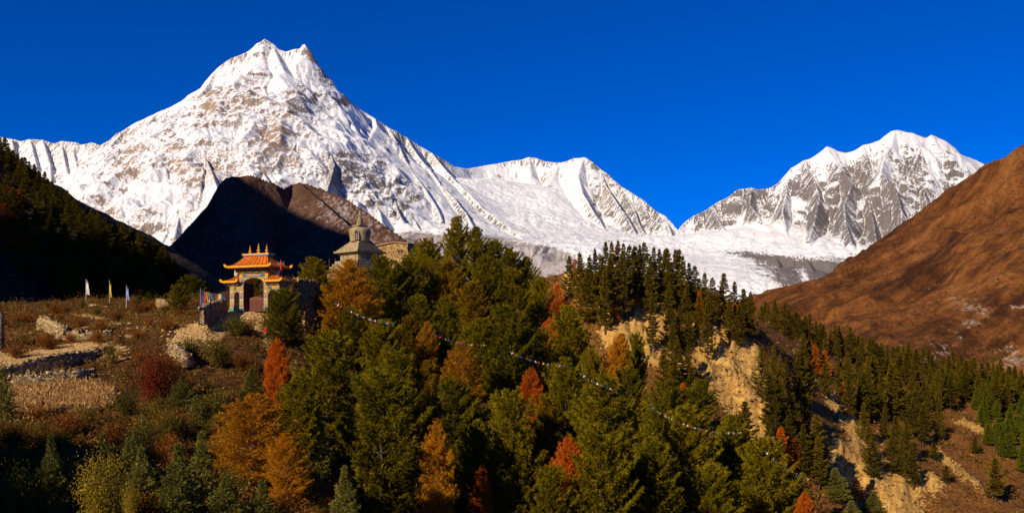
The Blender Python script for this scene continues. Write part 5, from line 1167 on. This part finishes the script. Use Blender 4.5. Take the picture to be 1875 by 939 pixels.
# the flat-roofed stone house
hY = 165.0; hk = hY / F; hX = (727 - CX) * hk
hs_ = thing('stone_house', 'tan stone house with a low sheet roof behind the pines, right of the stupa', 'house', (hX, hY, (HY - 505) * hk), math.radians(-20))
def hz(py): return (505 - py) * hk
m = MB(); L_ = 3.3
m.extr([(-L_, -1), (L_, -1), (L_, hz(450)), (.6, hz(447.2)), (-L_, hz(453.5))], -2.4, 2.4); m.build('wall', STONE, hs_)
rf = MB()
rf.add([(-L_ - .35, -2.7, hz(453.6) + .02), (.6, -2.7, hz(446.9) + .02), (.6, 2.7, hz(446.9) + .02), (-L_ - .35, 2.7, hz(453.6) + .02), (-L_ - .35, -2.7, hz(453.6) + .16), (.6, -2.7, hz(446.9) + .16), (.6, 2.7, hz(446.9) + .16), (-L_ - .35, 2.7, hz(453.6) + .16)], [(0, 3, 2, 1), (4, 5, 6, 7), (0, 1, 5, 4), (2, 3, 7, 6), (3, 0, 4, 7)])
rf.add([(.6, -2.7, hz(446.9) + .02), (L_ + .3, -2.7, hz(449.9) + .02), (L_ + .3, 2.7, hz(449.9) + .02), (.6, 2.7, hz(446.9) + .02), (.6, -2.7, hz(446.9) + .16), (L_ + .3, -2.7, hz(449.9) + .16), (L_ + .3, 2.7, hz(449.9) + .16), (.6, 2.7, hz(446.9) + .16)], [(0, 3, 2, 1), (4, 5, 6, 7), (0, 1, 5, 4), (2, 3, 7, 6), (1, 2, 6, 5)])
rf.build('roof', pm('tan_roof', (.42, .26, .14), .8), hs_)
for wx_ in (1.35, 1.95):
    m = MB(); m.box(wx_, wx_ + .36, -2.46, -2.405, hz(465), hz(460.5)); m.build('window', pm('dark_window', (.03, .02, .015), .3), hs_)

wall('stone wall joining the gate to the stupa', [(541, 545, 2.4, 126), (548, 548, 2.7, 128), (570, 545, 2.3, 134), (600, 535, 1.4, 144)], .9, 1, mat=STONE)
wall('second stone wall below the stupa wall behind the dark pine', [(555, 585, 2.2, 122), (580, 583, 2.6, 124), (606, 580, 2.2, 127)], .9, 2, mat=STONE)
wall('low shaded stone wall running from the gate down to the left', [(368, 583, 1.1, 108), (378, 582, 1.5, 110), (392, 577, 1.5, 114), (412, 571, 1.5, 119)], .7, 3)
wall('long low stone wall beside the flagpoles', [(148, 561, .5, 160), (165, 565, .7, 156), (200, 572, .7, 150), (232, 578, .6, 146)], .7, 4)
wall('broken end of the low wall right of the flagpoles', [(240, 583, .5, 140), (255, 586, .7, 138), (275, 588, .5, 135), (298, 594, .7, 128)], .8, 5)
wall('tall ruined stone wall with a sloping top on the left', [(72, 603, 1.4, 126), (80, 603, 1.75, 125), (100, 606, 1.2, 122), (121, 610, .75, 120)], .8, 6)
wall('stone wall corner cut by the left edge', [(-14, 622, 3.0, 112), (-4, 622, 2.9, 112), (5, 624, 2.8, 112)], .8, 7)
wall('long terrace wall in shade under the gravel mound', [(-20, 694, .9, 92), (30, 688, 1.1, 94), (70, 680, 1.3, 96), (110, 671, 1.3, 98), (150, 664, 1.1, 101), (185, 654, 1.0, 104), (200, 648, .8, 106)], 1.0, 8)
wall('rubble wall along the upper edge of the stubble field', [(-20, 706, .6, 88), (60, 702, .8, 89), (140, 694, .8, 91), (170, 690, .6, 93)], 1.1, 9, rough=.3)
wall('rubble terrace edge between ruin wall and gravel mound', [(100, 622, .6, 117), (140, 620, .9, 116), (175, 620, .8, 116), (205, 615, .6, 117)], 1.0, 10, rough=.3)
wall('rubble terrace edge below the broken wall', [(195, 600, .5, 128), (230, 603, .7, 126), (270, 606, .6, 124), (300, 606, .4, 122)], 1.0, 11, rough=.3)
wall('stony bank left of the shaded bank under the gate', [(318, 640, .7, 100), (330, 655, .9, 97), (345, 664, .8, 96)], 1.2, 12, rough=.3)

def rock(label, px, pybase, w_, h_, Y, seed, group='boulders by the village'):
    rng = np.random.default_rng(seed); n1_, n2_ = 22, 14
    th = np.linspace(0, np.pi, n2_); ph = np.linspace(0, 2 * np.pi, n1_, endpoint=False); T_, Pq = np.meshgrid(th, ph, indexing='ij')
    d = np.stack([np.sin(T_) * np.cos(Pq), np.sin(T_) * np.sin(Pq), np.cos(T_)], -1)
    r = np.full(T_.shape, 1.3)
    for q in range(14):
        nrm = unit(rng.normal(0, 1, 3)); dd = d @ nrm; r = np.minimum(r, np.where(dd > .05, rng.uniform(.72, 1.0) / np.maximum(dd, .05), 9))
    v = (d * r[..., None]).reshape(-1, 3); i = np.arange(n2_ * n1_).reshape(n2_, n1_); j = np.roll(i, -1, 1)
    Fq = np.stack([i[:-1], j[:-1], j[1:], i[1:]], -1).reshape(-1, 4)
    c = at(px, pybase, Y); W_ = w_ / F * Y / 2; H_ = h_ / F * Y / 2
    o = mesh_np('boulder', v * np.array([W_, W_ * .8, H_]), Fq, pm('grey_boulder', (.30, .19, .09), .95, var=.45, scale=1.5)); o.location = (c[0], c[1], c[2] + H_ * .75)
    return tag(o, label, 'boulder', group)
rock('big grey boulder between the flagpoles and the gate', 301, 567, 34, 24, 137, 1)
rock('small pale boulder on the terrace left of the big boulder', 290, 596, 20, 12, 122, 2)
rock('pale rock beside the shaded terrace wall end', 238, 620, 16, 9, 112, 3)
rock('whitish stone on the dark bank under the stubble field', 220, 722, 10, 7, 84, 4)
rock('low flat rock right of the ruined wall', 158, 602, 16, 5, 124, 5)
rock('pale rock on the slope right of the person in red', 566, 575, 14, 9, 124, 6)
# ------------------------------------------------------------------ flags, person, small ground cover
FC = [pm('flag_blue', (.03, .06, .30), .8), pm('flag_white', (.62, .58, .50), .8), pm('flag_red', (.48, .05, .04), .8), pm('flag_green', (.04, .20, .13), .8), pm('flag_yellow', (.55, .36, .03), .8)]
CORD = pm('cord', (.12, .09, .06), .9)
def flag_string(label, p0, p1, Y, sag, n, size, seed, group='strings of small prayer flags', gaps=()):
    rng = np.random.default_rng(seed); a = np.array(at(p0[0], p0[1], Y[0])); b = np.array(at(p1[0], p1[1], Y[1]))
    t_ = np.linspace(0, 1, 40); P = a + (b - a) * t_[:, None]; P[:, 2] -= sag * 4 * t_ * (1 - t_)
    o = thing('prayer_flag_string', label, 'prayer flags', tuple(a), 0, group)
    V, Fq = tube_np(P - a, np.full(40, .006), 4); mesh_np('cord', V, Fq, CORD, o)
    for k in range(n):
        u = (k + .5 + rng.uniform(-.2, .2)) / n
        if rng.random() < .25: continue
        c = np.array([np.interp(u, t_, P[:, i]) for i in range(3)]) - a
        w_, h_ = size * rng.uniform(.8, 1.05), size * rng.uniform(1.1, 1.45); tw = rng.uniform(-.6, .6)
        dx, dy = math.cos(tw) * w_ / 2, math.sin(tw) * w_ / 2; V = []
        for i in range(4):
            q = i / 3; sway = .06 * math.sin(q * 3 + k)
            V += [(c[0] - dx + sway, c[1] - dy + sway, c[2] - h_ * q), (c[0] + dx + sway, c[1] + dy + .04 * q, c[2] - h_ * q)]
        V = np.array(V); mesh_np('flag', V, np.array([[i * 2, i * 2 + 1, i * 2 + 3, i * 2 + 2] for i in range(3)]), FC[k % 5], o)
bpy.context.view_layer.update()
_dg = bpy.context.evaluated_depsgraph_get()
def first_hit(px, py):
    d = Vector(at(px, py, 1.0)).normalized(); r = scene.ray_cast(_dg, Vector((0, 0, 0)), d)
    return r[1].y if r[0] else 999
def clear_Y(p0, p1, cap):
    """how far out a string can hang and still be in front of the trees along it"""
    ys = [first_hit(p0[0] + (p1[0] - p0[0]) * u, p0[1] + (p1[1] - p0[1]) * u + 3) for u in np.linspace(0, 1, 14)]
    A_ = min(min(ys[:7]), cap) - .5; B_ = min(min(ys[7:]), cap) - .5
    m_ = min(A_, B_); return (m_, m_)
for lab, a, b, sag, n, sd in [
    ('first loop of small prayer flags, below the golden larch by the stupa', (612, 552), (722, 592), .5, 24, 1),
    ('second loop of small prayer flags, in the middle of the slope', (795, 611), (888, 630), .4, 20, 2),
    ('third loop of small prayer flags, above the bright pointed orange larch', (930, 641), (1045, 668), .5, 26, 3),
    ('fourth short loop of small prayer flags, right of the third', (1062, 682), (1124, 712), .2, 13, 4),
    ('fifth and brightest loop of prayer flags, crossing the leaning orange larch', (1190, 743), (1358, 790), 1.0, 40, 5),
    ('last loop of prayer flags, beside the big round orange larch', (1398, 822), (1482, 876), .4, 20, 6)]:
    flag_string(lab, a, b, clear_Y(a, b, 118), sag, n, .17, sd)
# long hanging flags left of the gate
a = np.array(at(369, 531, 121)); b = np.array(at(413, 537, 121)); o = thing('prayer_flag_line', 'line of long hanging prayer flags between a pole and the left pillar of the gate', 'prayer flags', tuple(a))
t_ = np.linspace(0, 1, 14); P = (b - a) * t_[:, None]; P[:, 2] -= .25 * 4 * t_ * (1 - t_); V, Fq = tube_np(P, np.full(14, .02), 5); mesh_np('cord', V, Fq, CORD, o)
rng = np.random.default_rng(9)
for k in range(11):
    u = (k + .4) / 11; c = np.array([np.interp(u, t_, P[:, i]) for i in range(3)]); L_ = rng.uniform(1.3, 2.6); sl = rng.uniform(-.35, .45); w_ = rng.uniform(.14, .24); V = []
    for i in range(9):
        q = i / 8; cx_ = c[0] + sl * q + .05 * math.sin(q * 6 + k); cy_ = c[1] + .12 * math.sin(q * 5 + k * 2)
        V += [(cx_ - w_ / 2, cy_ - .05, c[2] - L_ * q), (cx_ + w_ / 2, cy_ + .05 * math.cos(q * 7), c[2] - L_ * q)]
    mesh_np('flag', np.array(V), np.array([[i * 2, i * 2 + 1, i * 2 + 3, i * 2 + 2] for i in range(8)]), FC[(k * 2) % 5], o)
for px, pb, pt, Y_, lab in ((367, 572, 527, 121, 'grey pole holding the left end of the hanging prayer flags'),):
    m = MB(); m.lathe([(.05, -.4), (.035, (pb - pt) / F * Y_)], 0, 0, 8); o = m.build('pole', pm('grey_pole', (.3, .28, .26))); o.location = at(px, pb, Y_); tag(o, lab, 'pole')
def flagpole(px, pbase, ptop, Y_, mat_, lab, fl=.62, wide=.75):
    X_ = (px - CX) / F * Y_; zb = g1(X_, Y_); top = (HY - ptop) / F * Y_; h_ = top - zb
    o = thing('flagpole', lab, 'flagpole', (X_, Y_, zb), 0, 'tall prayer flags on the heath')
    m = MB(); m.lathe([(.055, -.3), (.045, h_ * .5), (.025, h_)], 0, 0, 8); m.build('pole', pm('white_pole', (.62, .58, .50), .7), o)
    V = []; n = 14
    for i in range(n + 1):
        q = i / n; w_ = wide * (.18 + .82 * math.sin(min(1, q * 1.15) * 1.9)) * .75
        V += [(.03, .0, h_ * (.985 - fl * q)), (.03 + w_ * .5, .10 * math.sin(q * 9), h_ * (.975 - fl * q) - w_ * .12), (.03 + w_, .16 * math.sin(q * 7 + 1), h_ * (.96 - fl * q) - w_ * .25)]
    Fq = np.array([[i * 3 + j, i * 3 + j + 1, i * 3 + j + 4, i * 3 + j + 3] for i in range(n) for j in range(2)])
    mesh_np('flag', np.array(V), Fq, mat_, o, smooth=True)
flagpole(157.5, 560, 511, 165, pm('flag_pale', (.66, .58, .52), .8), 'flagpole with a pale white flag, leftmost of three', .60, .75)
flagpole(200.5, 556, 513, 156, FC[4], 'flagpole with a narrow yellow flag, middle of three', .68, .42)
flagpole(231.5, 566, 522, 148, pm('flag_violet', (.22, .25, .62), .8), 'flagpole with a violet-blue flag, rightmost of three', .62, .55)
o = thing('cloth_bundle', 'blue and teal prayer cloths draped on a bush right of the big boulder', 'cloth', at(338, 553, 134)); rng = np.random.default_rng(4)
for k in range(6):
    c = rng.normal(0, .35, 3) * np.array([1, .4, .5]) + np.array([0, 0, .5]); s_ = rng.uniform(.15, .3)
    V = np.array([c + rng.normal(0, s_, 3) for _ in range(4)]); mesh_np('flag', V, np.array([[0, 1, 2, 3]]), FC[[0, 3, 0, 1, 3, 0][k]], o)

# person in red on the path: skinned skeleton, seen from behind walking up to the gate
def skin(name, verts, edges, radii, mat_, parent, sub=2):
    me = bpy.data.meshes.new(name); me.from_pydata(verts, edges, []); me.materials.append(mat_)
    o = bpy.data.objects.new(name, me); C.objects.link(o); o.parent = parent
    o.modifiers.new('skin', 'SKIN'); o.modifiers.new('sub', 'SUBSURF').levels = sub; o.modifiers['sub'].render_levels = sub
    for i, r in enumerate(radii):
        r = r if isinstance(r, tuple) else (r, r); me.skin_vertices[0].data[i].radius = r
    me.skin_vertices[0].data[0].use_root = True
    return o
pY = 111.0; pX = (487 - CX) / F * pY
per = thing('person', 'person in a bright red jacket and dark cap on the path below the gate', 'person', (pX, pY, g1(pX, pY)), math.radians(35))
SKN = pm('skin', (.42, .24, .15), .6); JK = pm('red_jacket', (.75, .03, .02), .7); TR = pm('beige_trousers', (.34, .26, .18), .85); SHO = pm('dark_boot', (.05, .04, .035), .7); CP = pm('dark_blue_cap', (.04, .08, .16), .8)
bv = [(0, 0, .95), (0, 0, 1.15), (0, -.01, 1.38), (0, -.01, 1.48), (0, .01, 1.56), (0, .02, 1.66), (.17, 0, 1.38), (.24, .02, 1.12), (.22, .16, .93), (.22, .22, .86), (-.17, 0, 1.38), (-.25, -.04, 1.12), (-.25, .04, .90), (-.25, .08, .83), (.09, 0, .90), (.10, .14, .50), (.10, .10, .09), (.10, .22, .04), (-.09, 0, .90), (-.10, -.03, .50), (-.10, -.22, .10), (-.10, -.12, .04)]
be = [(0, 1), (1, 2), (2, 3), (3, 4), (4, 5), (2, 6), (6, 7), (7, 8), (8, 9), (2, 10), (10, 11), (11, 12), (12, 13), (0, 14), (14, 15), (15, 16), (16, 17), (0, 18), (18, 19), (19, 20), (20, 21)]
br = [(.14, .10), (.13, .09), (.15, .09), .055, (.08, .09), (.085, .10), .055, .045, .035, .04, .055, .045, .035, .04, .085, .06, .045, .04, .085, .06, .045, .04]
skin('body', bv, be, br, SKN, per)
skin('jacket', bv[:3] + [(0, -.01, 1.45)] + bv[6:9] + bv[10:13] + [(0, 0, .80)], [(0, 1), (1, 2), (2, 3), (2, 4), (4, 5), (5, 6), (2, 7), (7, 8), (8, 9), (0, 10)], [(.19, .14), (.19, .14), (.20, .13), (.08, .08), .085, .07, .055, .085, .07, .055, (.20, .15)], JK, per)
skin('trousers', [bv[0], bv[14], bv[15], bv[16], bv[18], bv[19], bv[20]], [(0, 1), (1, 2), (2, 3), (0, 4), (4, 5), (5, 6)], [(.15, .12), .11, .085, .07, .11, .085, .07], TR, per)
skin('boot', [(.10, .06, .08), (.10, .24, .05)], [(0, 1)], [.065, .05], SHO, per, 1); skin('boot', [(-.10, -.26, .09), (-.10, -.08, .05)], [(0, 1)], [.065, .05], SHO, per, 1)
m = MB(); m.lathe([(.115, 1.64), (.118, 1.70), (.10, 1.77), (.05, 1.81), (.01, 1.82)], 0, .02, 16); m.box(-.07, .07, .10, .22, 1.66, 1.675); m.build('cap', CP, per)

# heath scrub, stubble, loose stones and bushes: nobody could count these
def scatter_px(n, p0, p1, Y0, Y1, rng, wfun=None):
    Y_ = np.exp(rng.uniform(math.log(Y0), math.log(Y1), n)); px = rng.uniform(p0, p1, n); X_ = (px - CX) / F * Y_; Z_ = ground(X_, Y_); py = HY - Z_ / Y_ * F
    if wfun is not None:
        k = rng.random(n) < wfun(px, py, X_, Y_); X_, Y_, Z_ = X_[k], Y_[k], Z_[k]
    return np.stack([X_, Y_, Z_], -1)
def scrub(name, label, P, size, hgt, per_, leaf, mat_, seed, thin=.35):
    rng = np.random.default_rng(seed); n = len(P); sz = rng.uniform(.4, 1.3, n) ** 1.3
    c = np.repeat(P, per_, 0); s_ = np.repeat(sz, per_)[:, None]
    q = rng.normal(0, 1, (n * per_, 3)) * np.array([size, size, hgt * .5]) * s_; q[:, 2] = np.abs(q[:, 2])
    c = c + q; d = unit(rng.normal(0, 1, c.shape) + np.array([0, 0, .8])); s2 = unit(np.cross(d, rng.normal(0, 1, c.shape))); L = leaf * rng.uniform(.6, 1.5, (len(c), 1)) * (.6 + .4 * s_)
    V = np.stack([c - s2 * L * thin, c + s2 * L * thin, c + d * L], 1).reshape(-1, 3)
    tone = np.repeat(np.repeat(np.clip(rng.normal(.45, .28, n), 0, 1), per_) + rng.normal(0, .12, n * per_), 3)
    o = mesh_np(name, V, np.arange(len(c) * 3).reshape(-1, 3), mat_, attrs={'tone': np.clip(tone, 0, 1)})
    return tag(o, label, 'ground cover', None, 'stuff')
def heath_mat():
    t = NT('heath_leaves', .9); tn = t.attr('tone')
    c = t.ramp(tn, [(0.0, (.05, .03, .005)), (.25, (.17, .06, .010)), (.45, (.12, .095, .014)), (.62, (.30, .105, .014)), (.8, (.17, .13, .022)), (1, (.40, .25, .07))]); t.color(c)
    tr = t.n.new('ShaderNodeBsdfTranslucent'); t.l.new(c, tr.inputs['Color']); mx = t.n.new('ShaderNodeMixShader'); mx.inputs[0].default_value = .25
    t.l.new(t.b.outputs[0], mx.inputs[1]); t.l.new(tr.outputs[0], mx.inputs[2]); t.l.new(mx.outputs[0], t.n['Material Output'].inputs['Surface']); return t.m
HM = heath_mat(); rng = np.random.default_rng(21)
GB = [(480, 572, 60, 12, 1.2, 0), (420, 590, 60, 14, 1.3, -15), (350, 612, 40, 14, 1.2, -30), (335, 632, 22, 18, 1.1, 0), (130, 645, 90, 12, 1.3, -5), (40, 665, 60, 14, 1.2, 0), (490, 622, 10, 26, .8, 10), (80, 728, 200, 26, 1.6, 0)]
def wheath(px, py, X_, Y_): return np.clip(1 - blob(px, py, GB), 0.03, 1) * (.35 + .65 * sstep(-.15, .25, fbm(X_ / 5, Y_ / 5, 501, 3)))
scrub('heath_scrub', 'rusty and olive heath scrub covering the village shelf', scatter_px(17000, -40, 620, 50, 185, rng, wheath), .16, .42, 13, .17, HM, 1)
scrub('tall_heath', 'taller rust-brown bushes of the heath', scatter_px(1500, -40, 640, 50, 185, rng, wheath), .38, 1.1, 60, .17, HM, 2)
scrub('undergrowth', 'brown undergrowth between the pines of the slope', scatter_px(2600, 480, 1520, 70, 175, rng, lambda px, py, X_, Y_: .3 + .7 * sstep(-.1, .3, fbm(X_ / 8, Y_ / 8, 502, 3))), .5, 1.2, 34, .28, HM, 3)
scrub('ravine_scrub', 'brown and olive scrub of the ravine and the right-hand slopes', scatter_px(9000, 980, 1900, 190, 520, rng, lambda px, py, X_, Y_: np.clip(1.0 - 1.3 * sand_w(X_, Y_), .02, 1) * (.25 + .75 * sstep(-.1, .3, fbm(X_ / 16, Y_ / 16, 503, 3)))), .7, 1.5, 18, .55, HM, 4)
st_ = scatter_px(26000, -20, 210, 76, 92, rng, lambda px, py, X_, Y_: (((px + 10) / 222) ** 4 + ((py - 728) / 30) ** 4 < 1).astype(float))
scrub('crop_stubble', 'pale dry crop stubble standing in the field at the left edge', st_, .04, .30, 3, .34, foliage_mat('stubble', (.16, .075, .02), (.42, .22, .07), (.68, .42, .17), .2), 5, .12)
def stones(name, label, P, s0, s1, mat_, seed):
    rng = np.random.default_rng(seed); n = len(P); cube = np.array([[a, b_, c_] for a in (-1, 1) for b_ in (-1, 1) for c_ in (-1, 1)], float)
    s_ = np.exp(rng.uniform(math.log(s0), math.log(s1), (n, 1, 1))) * rng.uniform(.6, 1.2, (n, 1, 3)); V = cube[None] * s_ * (1 + rng.normal(0, .22, (n, 8, 3)))
    a = rng.uniform(0, 6.28, n); ca, sa = np.cos(a)[:, None], np.sin(a)[:, None]; x = V[..., 0] * ca - V[..., 1] * sa; y = V[..., 0] * sa + V[..., 1] * ca; V = np.stack([x, y, V[..., 2] * .7], -1) + P[:, None]
    Fq = np.array([[0, 1, 3, 2], [4, 6, 7, 5], [0, 4, 5, 1], [2, 3, 7, 6], [0, 2, 6, 4], [1, 5, 7, 3]])[None] + (np.arange(n) * 8)[:, None, None]
    return tag(mesh_np(name, V.reshape(-1, 3), Fq.reshape(-1, 4), mat_), label, 'stones', None, 'stuff')
stones('rubble', 'pale stone rubble scattered on the gravel banks and terraces', scatter_px(24000, -30, 600, 80, 150, rng, lambda px, py, X_, Y_: np.clip(blob(px, py, GB[:4] + [(60, 640, 120, 5, .8, -3), (100, 668, 120, 6, .9, -10)] + [(335, 632, 40, 26, .8, 0), (390, 628, 40, 14, .7, 0), (490, 622, 14, 30, .4, 10), (270, 600, 90, 8, .5, 0), (150, 618, 90, 8, .5, 0), (90, 690, 140, 12, .8, 0), (440, 675, 40, 6, .5, 0), (500, 590, 40, 12, .6, 0)]), 0, 1) ** 2), .02, .15, pm('pale_rubble', (.52, .36, .18), .95, var=.5, scale=.7), 6)
stones('talus', 'broken rock on the eroded right-hand slopes', scatter_px(16000, 1000, 1900, 195, 460, rng, lambda px, py, X_, Y_: np.clip(sand_w(X_, Y_) * .8, .006, 1)), .06, .42, pm('ochre_rock', (.40, .235, .08), .95, var=.4, scale=.3), 7)
# bushes on the brown hillside
n = 2600; r_ = rng.integers(0, BX.size, n * 3); P = np.stack([BX.ravel()[r_], BY.ravel()[r_], BZ.ravel()[r_]], -1); den = sstep(-.05, .35, fbm(P[:, 0] / 140, P[:, 1] / 140, 601, 3)) * sstep(2000, 900, P[:, 1]); P = P[rng.random(len(P)) < .06 + .5 * den][:n]
scrub('hillside_bushes', 'dark low bushes dotted over the brown hillside', P, 1.2, 3.0, 12, 1.5, M['fir'], 8)
# low shrubs of the shaded thicket at the foot
rng = np.random.default_rng(33)
for k in range(64):
    px = rng.uniform(-10, 600); Y_ = rng.uniform(48, 84); X_ = (px - CX) / F * Y_; z_ = g1(X_, Y_); kd = ['oliveshrub', 'brownshrub', 'oliveshrub', 'brownshrub', 'oliveshrub' if k % 2 else 'spruce'][k % 5]; s_ = rng.uniform(.5, .95) * (1.35 if kd == 'brownshrub' else 1)
    if HY - z_ / Y_ * F < 775 and px < 230: continue
    dup_tree(PR[kd][k % 2], (X_, Y_, z_ - .05), rng.uniform(0, 6.28), s_, {'oliveshrub': 'low olive shrub in the crowded thicket at the bottom left', 'brownshrub': 'low brown shrub in the crowded thicket at the bottom left', 'spruce': 'knee-high young spruce in the crowded thicket at the bottom left'}[kd], 'shrub' if kd != 'spruce' else 'spruce tree', 'low growth in the bottom left thicket')

rng = np.random.default_rng(34); n_ = 0
while n_ < 46:
    px = rng.uniform(-10, 470); Y_ = rng.uniform(84, 160); X_ = (px - CX) / F * Y_; z_ = g1(X_, Y_); py = HY - z_ / Y_ * F
    if blob(np.array([px]), np.array([py]), GB)[0] > .25: continue
    n_ += 1; kd = 'brownshrub' if rng.random() < .72 else 'oliveshrub'
    dup_tree(PR[kd][n_ % 2], (X_, Y_, z_ - .05), rng.uniform(0, 6.28), rng.uniform(.45, .95) * (1 if kd == 'brownshrub' else .6), {'brownshrub': 'rusty shrub growing on the open heath between the stone terraces', 'oliveshrub': 'dull green shrub growing on the open heath between the stone terraces'}[kd], 'shrub', 'shrubs of the open heath')
